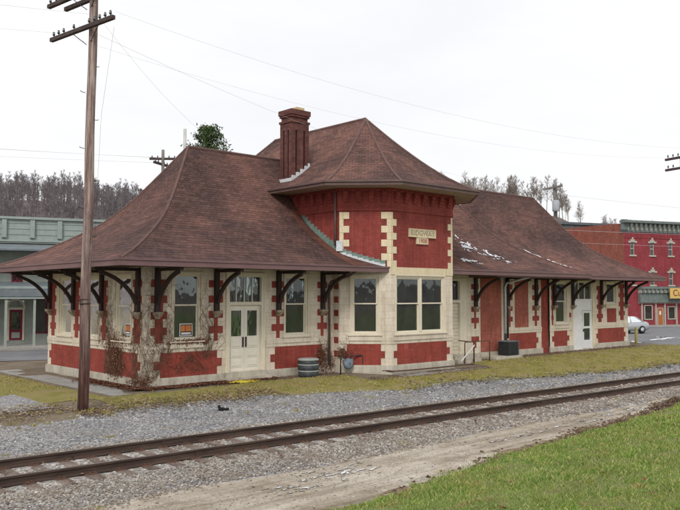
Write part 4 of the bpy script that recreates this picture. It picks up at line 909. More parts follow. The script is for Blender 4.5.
m_arm = M('dark_crossarm_wood', (.05,.035,.035,1), (.10,.075,.07,1), 4, .9, .4, stretch=(4,.5,4)); m_ins = NT('dark_glass_insulator').done((.02,.035,.035,1), .2, .6)
def crossarm(parent, z, L0, L1, heading, spots, off=.19, mat=m_arm, scale=1.0):
    d = Vector((math.sin(heading), math.cos(heading), 0)); p_ = Vector((d.y,-d.x,0)); mb = MB(); w_ = .055*scale
    a, b = d*L0, d*L1
    c0 = p_*(-off)
    mb.hexa([tuple(c0+a-p_*w_+Vector((0,0,z-w_))),tuple(c0+b-p_*w_+Vector((0,0,z-w_))),tuple(c0+b+p_*w_+Vector((0,0,z-w_))),tuple(c0+a+p_*w_+Vector((0,0,z-w_))),
             tuple(c0+a-p_*w_+Vector((0,0,z+w_))),tuple(c0+b-p_*w_+Vector((0,0,z+w_))),tuple(c0+b+p_*w_+Vector((0,0,z+w_))),tuple(c0+a+p_*w_+Vector((0,0,z+w_)))])
    o = mb.build('crossarm', mat, parent)
    for s_ in spots:
        q = c0+d*s_; im = MB(); im.lathe([(.012,0),(.012,.05),(.03,.055),(.045,.085),(.03,.11),(.035,.14),(.02,.17),(0,.175)] if scale <= 1 else [(.02,0),(.05,.05),(.05,.15),(0,.18)], (q.x,q.y,z+w_), 8); im.build('insulator', m_ins, o)
    return o
def wood_pole(name, label, loc, h_, r0, r1, lean=(0,0), mat=None):
    p_ = thing(name, label, 'utility pole', loc)
    mb = MB(); n = 24; pts = [(lean[0]*(k/n)+.012*math.sin(k*.7), lean[1]*(k/n)+.01*math.cos(k*.9), -.3+(h_+.3)*k/n) for k in range(n+1)]
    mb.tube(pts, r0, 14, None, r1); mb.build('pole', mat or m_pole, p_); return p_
PL = (-3.2,-2.52,-.15)
p1 = wood_pole('utility_pole', 'tall leaning wooden utility pole in the foreground with stepped crossarms', PL, 12.9, .155, .115, (.10,-.10))
hd_ = R(-9)
crossarm(p1, 10.87, -1.42, 1.72, hd_, [-1.27,-1.02,-.76,-.50,-.25,.52,1.05,1.32,1.58], .16)
crossarm(p1, 11.93, -1.42, 1.9, hd_, [-1.2,-.9,.9,1.2,1.5,1.8], .16); crossarm(p1, 11.85, -1.42, 1.5, hd_, [], -.16)
br_ = MB(); d_ = Vector((math.sin(hd_), math.cos(hd_), 0))
for z_ in (10.84,11.86): br_.tube([tuple(d_*.63+Vector((-.1,0,z_))), tuple(d_*.08+Vector((-.02,0,z_-.40)))], .012, 5); br_.tube([tuple(d_*-.63+Vector((-.1,0,z_))), tuple(d_*-.08+Vector((-.02,0,z_-.40)))], .012, 5)
br_.build('arm_brace', m_iron, p1)
bm_ = MB()
for k, z_ in enumerate((3.05,4.9,5.7,6.5,7.4,8.25,9.0,9.8)):
    s_ = 1 if k % 2 else -1; bm_.tube([(s_*.1,-.05,z_),(s_*.26,-.12,z_),(s_*.27,-.12,z_+.03)], .01, 5)
bm_.tube([(.17*math.cos(a/8*6.283),.17*math.sin(a/8*6.283),3.0) for a in range(9)], .018, 5); bm_.tube([(.165*math.cos(a/8*6.283),.165*math.sin(a/8*6.283),3.12) for a in range(9)], .012, 5)
bm_.build('step_peg', m_iron, p1)
w_ = MB(); w_.tube([(.34,-.9,10.8),(.30,-.25,8.4),(.26,-.1,5.8),(.2,-.05,3.1)], .003, 4); w_.build('ground_wire', m_iron, p1)
# right hand pole with arms reaching into the frame
P2 = (25.3,-8.05,-.25); p2 = wood_pole('utility_pole', 'utility pole with two crossarms at the right edge by the track', P2, 11.0, .15,.11)
hd2 = R(14.5)
crossarm(p2, 10.15, -1.9, 2.25, hd2, [k*.30 for k in range(1,8)]+[-k*.3 for k in range(1,6)], .15); crossarm(p2, 9.62, -1.9, 2.25, hd2, [k*.30 for k in (1,2,4,6,7)]+[-k*.3 for k in range(1,6)], .15)
bb = MB(); d2 = Vector((math.sin(hd2), math.cos(hd2), 0)); bb.tube([tuple(d2*1.2+Vector((-.12,0,9.6))), tuple(d2*.1+Vector((0,0,8.9)))], .014, 5); bb.tube([tuple(d2*1.42+Vector((-.15,0,9.6))), tuple(d2*1.42+Vector((-.15,0,10.15)))], .02, 5); bb.build('arm_brace', m_iron, p2)
m_pole_g = M('grey_pole_wood', (.16,.15,.14,1), (.27,.25,.23,1), 3, .9, .3, stretch=(3,3,.4))
p3 = wood_pole('utility_pole', 'small distant utility pole with crossed arms behind the left roof', (18.46,31.86,-.15), 14.9, .16,.12, mat=m_pole_g)
for z_, h3 in ((14.2,R(130)),(13.75,R(60))): crossarm(p3, z_, -1.1, 1.1, h3, [-.9,-.45,.45,.9], .14, scale=1.6)
p4 = wood_pole('utility_pole', 'distant utility pole with grey transformer behind the far roof', (48.84,15.15,-.15), 13.3, .2,.17, mat=m_pole_g)
crossarm(p4, 12.95, -1.25, 1.35, R(20), [-1.1,0,1.2], .2, m_pole_g, 1.5)
mb = MB(); mb.lathe([(0,0),(.30,0),(.32,.05),(.32,.92),(.28,.98),(0,1.0)], (-.40,-.3,10.75), 16); mb.build('transformer', M('pale_grey_metal', (.34,.36,.39,1), (.42,.44,.47,1), 3, .5, .05), p4)
mb = MB(); mb.lathe([(.10,0),(.10,14.0),(.085,14.02),(0,14.05)], n=12); tag(mb.build('steel_post', M('pale_grey_post', (.48,.48,.47,1), (.60,.60,.58,1), 2, .6, .1), None, (13.49,20.17,-.15)), 'plain pale post rising behind the left roof', 'post')
# wires
m_wire = NT('grey_wire').done((.50,.50,.52,1), .6)
def wire(a, b, sag, r_, label, grp='overhead wires'):
    mb = MB(); a = Vector(a); b = Vector(b); pts = []
    for k in range(25): t_ = k/24; q = a.lerp(b, t_); q.z -= sag*4*t_*(1-t_); pts.append(tuple(q))
    mb.tube(pts, r_, 4, None); tag(mb.build('overhead_wire', m_wire), label, 'wire', grp)
A1 = lambda s_: (PL[0]+d_.x*s_, PL[1]+d_.y*s_, 10.95)
A2 = lambda s_, z_=9.95: (P2[0]+d2.x*s_, P2[1]+d2.y*s_, z_)
wire(A1(-1.27), A2(-.9), 1.0, .0028, 'faint wire from the foreground pole to the right pole, nearest the track')
wire(A1(1.58), A2(1.8), 1.0, .0028, 'faint wire from the foreground pole to the right pole, farthest from the track')
wire(A1(-.5), (9.3,8.5,10.2), .5, .0028, 'faint service wire from the foreground pole towards the station')
wire((PL[0]+d_.x*1.58,PL[1]+d_.y*1.58,10.95), (-45,4.5,10.9), 1.2, .0028, 'faint wire running left from the far arm end of the foreground pole')
wire((PL[0]+d_.x*-.76,PL[1]+d_.y*-.76,10.95), (-45,1.5,10.9), 1.2, .0028, 'faint wire running left from the near arm end of the foreground pole')
wire((18.46,31.86,14.1), (-45,45,14.4), .8, .008, 'upper distant wire left of the crossed arm pole')
wire((18.8,31.6,14.1), (-45,43.6,14.0), .8, .008, 'middle distant wire left of the crossed arm pole')
wire((18.46,31.86,13.7), (-45,43.5,13.0), .8, .008, 'lower distant wire left of the crossed arm pole')
wire((48.84,15.15,12.2), (120,-14,11.0), .8, .01, 'distant wire right of the transformer pole')
wire((40,14,8.6), (100,-10.6,9.3), .4, .014, 'upper wire crossing before the crimson building'); wire((40,14,7.6), (100,-10.6,8.3), .5, .012, 'lower wire crossing before the crimson building')
wire(A1(.52), (48.84,15.15,12.9), 1.4, .0035, 'faint long wire from the foreground pole to the transformer pole')

# ------------------------------------------------------------------ left street building
m_lg = M('pale_green_cladding', (.24,.29,.27,1), (.30,.35,.33,1), 2, .7, .1, stretch=(.3,.3,2), fine=.2); m_lg2 = M('grey_green_trim', (.27,.33,.31,1), (.34,.39,.375,1), 2, .7, .1)
m_lgd = M('slate_porch_roof', (.14,.17,.185,1), (.20,.225,.24,1), 2, .8, .2); m_redp = M('dark_red_paint', (.17,.012,.03,1), (.22,.02,.04,1), 5, .6, .05); m_lw = M('light_wall_paint', (.29,.33,.29,1), (.36,.39,.35,1), 3, .8, .1)
uL = Vector((.951,-.309)).normalized(); lb = thing('shop_building', 'pale green two storey shop building with a covered porch across the street', 'building', (4.4,23.4,0), math.atan2(uL.y,uL.x))
# local frame: x along facade, -y towards the camera
def part(mbf, name, mat, parent, label=None):
    mb = MB(); mbf(mb); o = mb.build(name, mat, parent); 
    if label: o['label'] = label
    return o
def lw(mb):
    F = Fr((0,1.9),(1,0),(0,-1)); ops = [(-.72,.25,.32,2.75),(.78,2.3,.7,2.85),(-3.4,-1.6,.7,2.85),(-.5,.12,3.9,4.9),(2.4,3.3,3.9,5.3),(-3.2,-2.4,3.9,5.3),(5,5.9,3.9,5.3),(3.4,5.2,.5,2.85)]
    wall(mb, F, -12, 14, -.2, 6.2, ops, mat=m_lw); mb.box(-12,2.3,-.2,-11.9,16,7.6,m_lw); mb.box(13.9,2.3,-.2,14,16,7.6,m_lw); mb.box(-12,15.9,-.2,14,16,7.6,m_lw)
part(lw, 'wall', None, lb)
def lp(mb):
    mb.box(-12,1.55,6.45,14,2.2,7.75); mb.box(-12,1.4,7.75,14,2.3,7.9); mb.box(-12,1.42,6.36,14,2.2,6.47)
    for z_ in (6.8,7.15,7.5): mb.box(-12,1.52,z_,14,1.56,z_+.05)
    for k in range(-7,9): mb.box(k*1.6-1.12+.0,1.35,6.6,k*1.6-.85,1.56,7.7)
part(lp, 'parapet', m_lg2, lb)
def ll(mb):
    mb.hexa([(-12,.2,5.75),(14,.2,5.75),(14,1.9,5.75),(-12,1.9,5.75),(-12,.2,5.85),(14,.2,5.85),(14,1.9,6.3),(-12,1.9,6.3)])
part(ll, 'ledge_roof', m_lgd, lb)
def lpr(mb):
    mb.box(-12,-.55,2.95,14,1.9,3.05); mb.box(-12,-.6,3.0,14,-.45,3.45); mb.hexa([(-12,-.6,3.45),(14,-.6,3.45),(14,1.9,3.45),(-12,1.9,3.45),(-12,-.6,3.5),(14,-.6,3.5),(14,1.9,3.9),(-12,1.9,3.9)])
part(lpr, 'porch_roof', m_lgd, lb)
part(lambda mb: (mb.box(-12,-.62,3.46,14,-.5,3.60), mb.box(-12,-.58,2.86,14,-.46,2.96)), 'porch_trim', m_lg2, lb)
for k in range(-6,9): part(lambda mb: mb.box(k*1.56-.82-.07,-.5,.08,k*1.56-.82+.07,-.36,2.9), 'porch_post', m_lw, lb)
part(lambda mb: (mb.box(-12,-.7,-.2,14,1.9,.1), mb.box(-12,-1.1,-.2,14,-.7,-.0)), 'porch_floor', m_conc, lb)
def ldoor(mb): mb.box(-.58,1.86,.33,-.46,1.95,2.2,m_redp); mb.box(.05,1.86,.33,.17,1.95,2.2,m_redp); mb.box(-.46,1.86,.33,.05,1.95,.95,m_redp); mb.box(-.46,1.86,2.05,.05,1.95,2.2,m_redp); mb.box(-.46,1.90,.95,.05,1.93,2.05,m_glass_d); mb.box(-.44,1.84,.45,.03,1.87,.8,m_lw)
part(ldoor, 'door', None, lb, 'dark red door under the arched fanlight')
def larch(mb):
    n = 14
    for k in range(n):
        a0, a1 = math.pi*k/n, math.pi*(k+1)/n
        for ra, rb, m_, yy_ in ((.42,.55,m_cream,1.84),(0,.42,m_glass_d,1.88)):
            mb.add([(-.23+rb*math.cos(a0),yy_,2.33+rb*math.sin(a0)),(-.23+rb*math.cos(a1),yy_,2.33+rb*math.sin(a1)),(-.23+ra*math.cos(a1),yy_,2.33+ra*math.sin(a1)),(-.23+ra*math.cos(a0),yy_,2.33+ra*math.sin(a0))], [(0,1,2,3)], m_)
    mb.box(-.78,1.84,2.22,.32,1.9,2.33,m_cream); mb.box(-.70,1.84,.3,-.58,1.9,2.22,m_cream); mb.box(.17,1.84,.3,.28,1.9,2.22,m_cream)
part(larch, 'arched_surround', None, lb)
for (a,b,c,d,mm) in ((.78,2.3,.7,2.85,m_redp),(-3.4,-1.6,.7,2.85,m_redp),(-.5,.12,3.9,4.9,m_redp),(2.4,3.3,3.9,5.3,m_redp),(-3.2,-2.4,3.9,5.3,m_redp),(5,5.9,3.9,5.3,m_redp),(3.4,5.2,.5,2.85,m_redp)):
    def wf(mb): mb.box(a,1.86,c,a+.08,1.95,d,mm); mb.box(b-.08,1.86,c,b,1.95,d,mm); mb.box(a,1.86,c,b,1.95,c+.08,mm); mb.box(a,1.86,d-.08,b,1.95,d,mm); mb.box((a+b)/2-.04,1.86,c,(a+b)/2+.04,1.95,d,mm)
    o = part(wf, 'window', None, lb); part(lambda mb: mb.box(a+.08,1.93,c+.08,b-.08,1.94,d-.08), 'glass', m_glass_d, o)

# ------------------------------------------------------------------ right street building
uR = Vector((.936,-.352)).normalized(); rb_ = thing('brick_building', 'crimson painted three storey brick building with green cornice across the street', 'building', (62.6,16.1,0), math.atan2(uR.y,uR.x))
m_gt = M('dark_green_trim', (.13,.16,.15,1), (.19,.22,.21,1), 4, .7, .1); m_ct = M('grey_cream_trim', (.38,.37,.31,1), (.48,.46,.40,1), 4, .8, .1)
ups = [(u, 7.25, 8.55) for u in (1.38, 3.98, 6.5, 9.1, 11.7)]+[(u, 4.15, 5.45) for u in (1.38, 3.98, 6.5, 9.1, 11.7)]
def rw(mb):
    F = Fr((0,0),(1,0),(0,-1)); ops = [(u-.27,u+.27,a,b) for u,a,b in ups]+[(2.85,3.75,.6,1.95),(4.5,5.35,-.12,1.75),(6.0,6.85,.6,1.8),(8,10.5,.5,2.2)]
    wall(mb, F, .3, 16, -.2, 9.7, ops, mat=m_brick_street); mb.box(15.9,.3,-.2,16,18,10.4,m_brick_street)
part(rw, 'wall', None, rb_)
part(lambda mb: (mb.hexa([(.3,.01,-.2),(.6,.01,-.2),(.6,18,-.2),(.3,18,-.2),(.3,.01,10.5),(.6,.01,10.5),(.6,18,10.9),(.3,18,10.9)]), mb.box(.3,17.7,-.2,16,18,10.8)), 'side_wall', m_brick_orange, rb_, 'weathered orange brick side wall')
def rc(mb):
    mb.box(.15,-.12,9.62,16,.3,9.85,m_gt); mb.box(.2,-.10,9.85,16,.3,10.55,m_ct); mb.box(.05,-.55,10.55,16.1,.35,10.8,m_gt); mb.box(.15,-.12,9.6,.75,.3,10.9,m_gt)
    u = .9
    while u < 15.8: mb.box(u,-.42,9.92,u+.13,-.1,10.55,m_gt); u += .62
part(rc, 'cornice', None, rb_)
part(lambda mb: (mb.box(.3,-.05,9.0,16,.0,9.1), [mb.box(.5+.35*k,-.04,9.1,.68+.35*k,.0,9.3) for k in range(44)]), 'brick_dentils', m_brick_street, rb_)
for u,a,b in ups:
    def uw(mb):
        mb.box(u-.27,.05,a,u-.20,.12,b,m_ct); mb.box(u+.20,.05,a,u+.27,.12,b,m_ct); mb.box(u-.2,.05,(a+b)/2-.04,u+.2,.12,(a+b)/2+.04,m_ct)
        mb.box(u-.55,-.07,b-.05,u-.27,.0,b+.14,m_ct); mb.box(u+.27,-.07,b-.05,u+.55,.0,b+.14,m_ct); mb.box(u-.27,-.07,b,u+.27,.0,b+.30,m_ct); mb.box(u-.1,-.09,b+.3,u+.1,0,b+.52,m_ct)
        mb.box(u-.45,-.1,a-.16,u+.45,.0,a,m_ct)
    o = part(uw, 'window', None, rb_); part(lambda mb: mb.box(u-.2,.09,a,u+.2,.10,b), 'glass', m_glass_d, o)
def rs(mb):
    mb.box(1.9,-.7,3.72,16,.0,3.95,m_gt); mb.box(2.0,-.5,3.3,16,.0,3.72,m_ct)
    u = 2.1
    while u < 15.8: mb.box(u,-.66,3.32,u+.2,-.48,3.72,m_gt); u += .55
    mb.box(2.0,-.35,2.3,16,.0,3.3,m_gt)
part(rs, 'shop_cornice', None, rb_)
part(lambda mb: [mb.box(u,-.1,-.15,u+.14,.0,2.3) for u in (2.35,4.2,5.42,7.0,10.6)]+[mb.box(2.0,-.06,2.2,16,.0,2.3)], 'pilaster', m_ct, rb_)
def rsw(a,b,c,d): 
    o = part(lambda mb: (mb.box(a-.1,-.05,c-.1,a,.05,d+.1), mb.box(b,-.05,c-.1,b+.1,.05,d+.1), mb.box(a,-.05,c-.1,b,.05,c), mb.box(a,-.05,d,b,.05,d+.1)), 'window', m_ct, rb_); part(lambda mb: mb.box(a,.05,c,b,.06,d), 'glass', m_glass_d, o)
for q in ((2.85,3.75,.6,1.95),(6.0,6.85,.6,1.8),(8,10.5,.5,2.2)): rsw(*q)
m_orng = M('orange_door_wood', (.34,.11,.03,1), (.42,.16,.05,1), 6, .6, .1)
part(lambda mb: (mb.box(4.6,.02,-.12,5.25,.1,1.68,m_orng), mb.box(4.8,.0,1.0,5.0,.02,1.4,m_white), mb.box(4.5,.0,1.68,5.35,.1,1.75,m_ct), mb.box(4.5,.0,-.12,4.6,.1,1.75,m_ct), mb.box(5.25,.0,-.12,5.35,.1,1.75,m_ct)), 'door', None, rb_, 'orange wooden door with a white notice')
sg = part(lambda mb: mb.box(5.35,-1.0,2.72,8.7,-.9,3.8), 'shop_sign', M('mustard_sign', (.60,.40,.12,1), (.68,.48,.16,1), 4, .6, .05), rb_)
part(lambda mb: (mb.box(5.7,-.9,3.3,5.76,-.3,3.36), mb.box(8.1,-.9,3.3,8.16,-.3,3.36)), 'sign_arm', m_iron, rb_)
text("Cully's", .95, (6.95,-1.01,3.27), (math.pi/2,0,0), M('dark_red_lettering', (.20,.02,.02,1), (.25,.03,.02,1), 9, .6, 0), sg, .01)
# narrow shop between
nb = thing('shop_building', 'low cream shop front with bright green trim left of the crimson building', 'building', (62.6,16.1,0), math.atan2(uR.y,uR.x))
part(lambda mb: (mb.box(-8,1.2,-.2,.28,14,4.6), ), 'wall', M('cream_stucco', (.50,.47,.38,1), (.58,.54,.44,1), 2, .8, .1), nb)
m_grn = M('bright_green_paint', (.08,.26,.08,1), (.12,.33,.12,1), 3, .6, .05)
part(lambda mb: (mb.box(-8,1.05,2.05,.28,1.2,2.35), mb.box(-.1,1.0,-.15,.25,1.2,2.1), mb.box(-1.75,1.0,-.15,-1.6,1.2,2.1), mb.box(-4.2,1.0,-.15,-4.0,1.2,2.1)), 'shop_trim', m_grn, nb)
part(lambda mb: (mb.box(-1.6,1.1,-.1,-.1,1.19,1.5), mb.box(-4.0,1.1,-.1,-1.75,1.19,.7)), 'shop_panel', m_white, nb)
part(lambda mb: (mb.box(-1.55,1.12,1.55,-.15,1.19,2.0), mb.box(-3.9,1.12,.75,-1.8,1.19,2.0)), 'window', m_glass_d, nb)
part(lambda mb: (mb.hexa([(-8,-.2,3.0),(.2,-.2,3.0),(.2,1.2,3.0),(-8,1.2,3.0),(-8,-.15,3.05),(.2,-.15,3.05),(.2,1.2,3.8),(-8,1.2,3.8)])), 'awning', M('pale_yellow_canvas', (.62,.56,.35,1), (.68,.62,.42,1), 3, .8, .05), nb)
# pavement
pv = MB(); pv.box(-12,-3.2,-.15,22,.0,-.04); pvo = pv.build('pavement', m_conc, None, (62.6,16.1,0), math.atan2(uR.y,uR.x)); tag(pvo, 'concrete pavement before the crimson building', kind='structure')
# dark roofed building behind
db = thing('brick_building', 'dark roofed building just visible beyond the far roof end', 'building', (70.0,27.0,0), math.atan2(uR.y,uR.x))
part(lambda mb: mb.box(-6,0,-.2,6,10,10.3), 'wall', m_brick_orange, db); part(lambda mb: (mb.box(-6.3,-.3,10.3,6.3,10.3,11.6), mb.box(-6.5,-.5,11.5,6.5,10.5,11.8)), 'roof', M('slate_roof', (.10,.11,.12,1), (.16,.17,.18,1), 2, .8, .1), db)

# ------------------------------------------------------------------ car and bollard
car = thing('parked_car', 'silver white sedan parked beyond the right end of the station', 'car', (48.05,8.6,-.10), math.atan2(uR.y,uR.x))
m_carp = NT('silver_car_paint').done((.42,.44,.46,1), .28, .6, .3)
sec = [(-2.25,.42,.62,.80),(-2.15,.28,.78,.84),(-1.6,.24,.92,.86),(-.9,.24,.96,.87),(0,.24,.95,.88),(.9,.24,.93,.87),(1.5,.24,.97,.87),(2.0,.27,.98,.84),(2.25,.32,.86,.78),(2.32,.42,.70,.74)]
mb = MB(); vs = []
for x_, zb, zt, hw in sec: vs += [(x_,-hw*.9,zb),(x_,-hw,zb+.18),(x_,-hw,zt-.14),(x_,-hw*.86,zt),(x_,hw*.86,zt),(x_,hw,zt-.14),(x_,hw,zb+.18),(x_,hw*.9,zb)]
ns = len(sec); mb.add(vs, [(i*8+k,i*8+(k+1)%8,(i+1)*8+(k+1)%8,(i+1)*8+k) for i in range(ns-1) for k in range(8)]+[tuple(range(8))[::-1],tuple(range((ns-1)*8,ns*8))], None, True); mb.build('body', m_carp, car)
cab = [(-.95,.93,.93,.76),(-.25,.93,1.36,.64),(.35,.93,1.42,.62),(.95,.93,1.36,.62),(1.65,.95,.97,.72)]
mb = MB(); vs = []
for x_, zb, zt, hw in cab: vs += [(x_,-.78,zb),(x_,-hw,zt),(x_,hw,zt),(x_,.78,zb)]
mb.add(vs, [(i*4+k,i*4+k+1,(i+1)*4+k+1,(i+1)*4+k) for i in range(4) for k in range(3)]+[(3,2,1,0),(16,17,18,19)]); mb.build('cabin_glass', m_glass_d, car)
mb = MB(); 
for s_ in (-1,1):
    for xa,xb in ((-.25,.35),(.35,.95)): 
        pass
    for (p0,p1) in (((-.95,s_*.77,.93),(-.25,s_*.65,1.37)),((.35,s_*.78,.93),(.35,s_*.63,1.43)),((.95,s_*.63,1.37),(1.65,s_*.73,.97))): mb.tube([p0,p1],.035,5)
mb.hexa([(-.27,-.64,1.36),(-.27,.64,1.36),(.97,.62,1.36),(.97,-.62,1.36),(-.2,-.6,1.42),(-.2,.6,1.42),(.9,.58,1.42),(.9,-.58,1.42)]); mb.build('roof', m_carp, car)
for x_ in (-1.42,1.42):
    for s_ in (-1,1):
        mb = MB(); mb.lathe([(0,-.1),(.31,-.1),(.33,-.06),(.33,.06),(.31,.1),(0,.1)], (x_,s_*.80,.33), 20, axis='y'); wh = mb.build('wheel', m_black, car)
        mb = MB(); mb.lathe([(0,s_*.1),(.19,s_*.1),(.20,s_*.115),(0,s_*.12)], (x_,s_*.80,.33), 16, axis='y'); mb.build('rim', m_carp, wh)
mb = MB(); mb.box(2.2,-.72,.62,2.34,-.45,.74); mb.box(2.2,.45,.62,2.34,.72,.74); mb.build('tail_light', m_redp, car)
bl = MB(); bl.lathe([(.09,-.2),(.09,1.0),(.07,1.06),(0,1.08)], n=14); bo = bl.build('bollard', M('worn_yellow_paint', (.50,.42,.10,1), (.60,.52,.18,1), 8, .6, .1), None, (35.2,.75,-.05)); tag(bo, 'yellow bollard off the right end of the station', 'bollard')

# ------------------------------------------------------------------ hills and woods
def hill_h(az, r):
    """az degrees clockwise from +Y"""
    az = np.asarray(az, float); d = np.abs((az-15+180) % 360-180)
    crest = 8+20*np.exp(-(d/75)**4)+20*np.exp(-(d/30)**4) + 2*np.sin(np.radians(az)*7)+2*np.sin(np.radians(az)*17+1)  # low crest behind the viewer is unseen, shaped for the window reflections
    crest = np.where((az > 38) & (az < 70), np.maximum(crest, 47*sst((az-38)/5)*(1-sst((az-56)/8))+24*sst((az-56)/8)), crest)
    return crest*sst((r-135)/(430-135))
az = np.linspace(0,360,181)[:-1]; rr = np.array([125,150,180,215,250,290,330,370,410,450,520,620])
AZ, RR = np.meshgrid(az, rr); X = CX+RR*np.sin(np.radians(AZ)); Y = CY+RR*np.cos(np.radians(AZ)); Z = hill_h(AZ,RR)-.3
Z = np.where(RR > 460, Z-(RR-460)*.05, Z); na = len(az); i, j = np.meshgrid(np.arange(na), np.arange(len(rr)-1)); a = (j*na+i).ravel(); b_ = (j*na+(i+1)%na).ravel()
m_hill = ground_mat('wooded_hill_floor', [(.09,.072,.07,1),(.14,.115,.11,1),(.20,.17,.165,1)], (.03,.4), .3)
tag(npmesh('hill', np.stack([X,Y,Z],-1).reshape(-1,3), np.stack([a,b_,b_+na,a+na],1), m_hill, smooth=True), 'wooded hillside ring, with an unseen part added behind the viewer', kind='structure')
m_bark = M('hazed_bare_bark', (.14,.12,.125,1), (.23,.20,.205,1), .2, .95, 0, fine=.1)  # bark greyed towards blue, distance haze put into its colour
m_bark_s = M('grey_brown_bark', (.17,.14,.12,1), (.28,.24,.205,1), .3, .95, 0, fine=.1)
m_everd = M('dark_conifer_needles', (.018,.03,.018,1), (.04,.055,.03,1), .4, .95, 0)
def sliver_tree(h, nb, spread, seed, tr_r, tw=.055, start=.35):
    """trunk + limb + twig slivers (quads made of 4 verts)"""
    r = np.random.default_rng(seed); V = []; F_ = []
    def quad(p, q, w0, w1):
        d = np.array(q)-np.array(p); for_ = r.uniform(0, math.pi); nrm = np.cross(d, [math.cos(for_), math.sin(for_), .1]); nrm = nrm/(np.linalg.norm(nrm)+1e-9)
        o = len(V); V.extend([p-nrm*w0, p+nrm*w0, q+nrm*w1, q-nrm*w1]); F_.append((o,o+1,o+2,o+3))
    p = np.zeros(3); lean = r.normal(0,.02,2); segs = 5; tp = [p]
    for k in range(segs): p = p+np.array([lean[0]*h/segs+r.normal(0,.1),lean[1]*h/segs+r.normal(0,.1),h*.93/segs]); tp.append(p)
    for k in range(segs):
        for _ in range(2): quad(tp[k], tp[k+1], tr_r*(1-k/segs*.75), tr_r*(1-(k+1)/segs*.75))
    for k in range(nb):
        t = start+(1-start)*r.random()**1.15; i_ = min(segs-1, int(t*segs)); f = t*segs-i_; s = tp[i_]*(1-f)+tp[i_+1]*f
        a = r.uniform(0,6.28); L = spread*h*(1.2-t)*r.uniform(.6,1.15)+.5; d = np.array([math.cos(a),math.sin(a),r.uniform(.9,2.4)]); d /= np.linalg.norm(d); e = s+d*L
        quad(s, e, tr_r*.38, tr_r*.12)
        for q in range(5):
            u = r.uniform(.3,1); s2_ = s+(e-s)*u; d2 = d+r.normal(0,.55,3); d2[2] = abs(d2[2]); d2 /= np.linalg.norm(d2); e2 = s2_+d2*L*r.uniform(.25,.55); quad(s2_, e2, tw, tw*.4)
            for _ in range(3): s3_ = s2_+(e2-s2_)*r.uniform(.3,1); d3 = d2+r.normal(0,.7,3); d3 /= np.linalg.norm(d3); quad(s3_, s3_+d3*L*r.uniform(.15,.3), tw*.6, tw*.2)
    return np.array(V), np.array(F_)
protos = [sliver_tree(h, 13, .24, 100+k, .19, .07) for k, h in enumerate((13,15,11,14,16,12))]
VV, FF, off = [], [], 0; nT = 4300
azs = rng.uniform(8,44,nT); rs_ = 150+300*rng.random(nT)**.75
for a_, r_ in zip(azs, rs_):
    V, F_ = protos[rng.integers(6)]; s_ = rng.uniform(.5,.95); q = rng.uniform(0,6.28); c_, sn = math.cos(q), math.sin(q)
    x_ = CX+r_*math.sin(math.radians(a_)); y_ = CY+r_*math.cos(math.radians(a_)); z_ = float(hill_h(a_, r_))-.6
    W_ = V*s_; W_ = np.stack([W_[:,0]*c_-W_[:,1]*sn+x_, W_[:,0]*sn+W_[:,1]*c_+y_, W_[:,2]+z_],1); VV.append(W_); FF.append(F_+off); off += len(V)
tag(npmesh('hillside_wood', np.concatenate(VV), np.concatenate(FF), m_bark), 'bare purple grey winter wood covering the left hillside', 'wood', kind='stuff')
# low woods right far, plus unseen trees added behind the viewer for window reflections
VV, FF, off = [], [], 0
for k in range(330):
    a_ = rng.uniform(61,80) if k < 260 else rng.uniform(150,330); r_ = rng.uniform(250,450); V, F_ = protos[rng.integers(6)]; s_ = rng.uniform(.7,1.1)*(.8 if k < 260 else .9)
    x_ = CX+r_*math.sin(math.radians(a_)); y_ = CY+r_*math.cos(math.radians(a_)); z_ = float(hill_h(a_, r_))-.6
    VV.append(V*s_+np.array([x_,y_,z_])); FF.append(F_+off); off += len(V)
tag(npmesh('distant_wood', np.concatenate(VV), np.concatenate(FF), m_bark), 'thin bare wood on the low far hills, partly added unseen behind the viewer', 'wood', kind='stuff')
# skyline trees right of the tower, one object each
sk = [sliver_tree(h, 30, .26, 300+k, .17, .05, .28) for k, h in enumerate((14,16,13,15))]
skm = []
for k, (V, F_) in enumerate(sk):
    o = npmesh('bare_tree', V, F_, m_bark_s); skm.append(o)
azl = np.sort(np.concatenate([rng.uniform(50.3,58.6,56), rng.uniform(57.6,62.5,12), rng.uniform(48.8,50.3,3)])); used = set()
for i_, a_ in enumerate(azl):
    k = i_ % 4; o = skm[k] if k not in used else skm[k].copy()
    if k in used: COL.objects.link(o)
    used.add(k); r_ = rng.uniform(385,430); px = 340+FPX*math.tan(math.radians(a_)-YAW)
    o.location = (CX+r_*math.sin(math.radians(a_)), CY+r_*math.cos(math.radians(a_)), float(hill_h(a_, r_))-.5); o.rotation_euler = (0,0,rng.uniform(0,6.28)); s_ = rng.uniform(.95,1.3)*(1 if px < 565 else .75); o.scale = (s_,s_,s_*1.05)
    tens = ['first','second','third','fourth','fifth','sixth','seventh','eighth','ninth','tenth'][i_//10]
    tag(o, 'bare skyline tree right of the tower, %s from the left in the %s ten' % (ORD[i_ % 10], tens), 'tree', 'bare trees along the skyline')
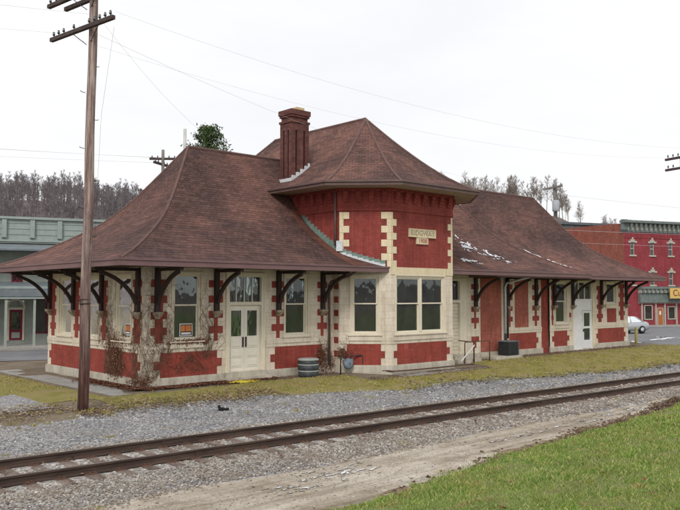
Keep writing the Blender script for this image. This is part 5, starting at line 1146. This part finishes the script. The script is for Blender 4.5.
# evergreen behind the left roof
def conifer(name, loc, h, label, seed, rw, nb=150, lead=3):
    r = random.Random(seed); t_ = thing(name, label, 'tree', loc); mb = MB(); mb.tube([(0,0,-.3),(.05,.02,h*.5),(0,.05,h*.97)], .28, 8, None, .03); mb.build('trunk', m_bark_s, t_)
    V, F_ = [], []
    for k in range(nb):
        t = .12+.88*(k/nb); a = k*2.399+r.uniform(-.4,.4); L = rw*(1-t)**.62*r.uniform(.45,1.15)+.2; z0 = t*h; up = r.uniform(.25,.95)
        e = np.array([math.cos(a)*L, math.sin(a)*L, z0+L*up]); s = np.array([0,0,z0])
        for q in range(85):
            u = r.random()**.6; p = s+(e-s)*u+np.array([r.gauss(0,.13),r.gauss(0,.13),r.gauss(0,.12)]); sz = r.uniform(.07,.16); d = np.array([r.gauss(0,1),r.gauss(0,1),r.gauss(.5,1)]); d /= np.linalg.norm(d); n_ = np.cross(d,[r.gauss(0,1),r.gauss(0,1),r.gauss(0,1)]); n_ /= np.linalg.norm(n_)+1e-9
            o = len(V); V += [p-n_*sz*.4, p+n_*sz*.4, p+d*sz*1.6]; F_.append((o,o+1,o+2))
    npmesh('crown', np.array(V), np.array(F_), stone_bits('evergreen_needles', [(0,(.02,.045,.018,1)),(.5,(.055,.095,.03,1)),(1,(.12,.15,.06,1))]), t_)
conifer('evergreen_tree', (17.3,23.4,-.15), 15.0, 'dark evergreen treetop showing above the left ridge', 5, 5.4, 210)
conifer('evergreen_tree', (22.6,23.0,-.15), 12.6, 'small evergreen tip showing right of the big evergreen', 8, 2.6, 90)
for k, (px_, D_, h_) in enumerate(((566,120,12.8),(573,125,13.4),(584,118,12.2))):
    ang = math.radians(42.157)+math.atan((px_-340)/FPX); dd = D_; conifer('evergreen_tree', (CX+dd*math.sin(ang), CY+dd*math.cos(ang), -.15), h_, ['round dark evergreen nearest the transformer pole','middle dark evergreen beyond the far roof','dark evergreen beside the orange brick side wall'][k], 20+k, 4.0, 60)
print('objects', len(bpy.data.objects))
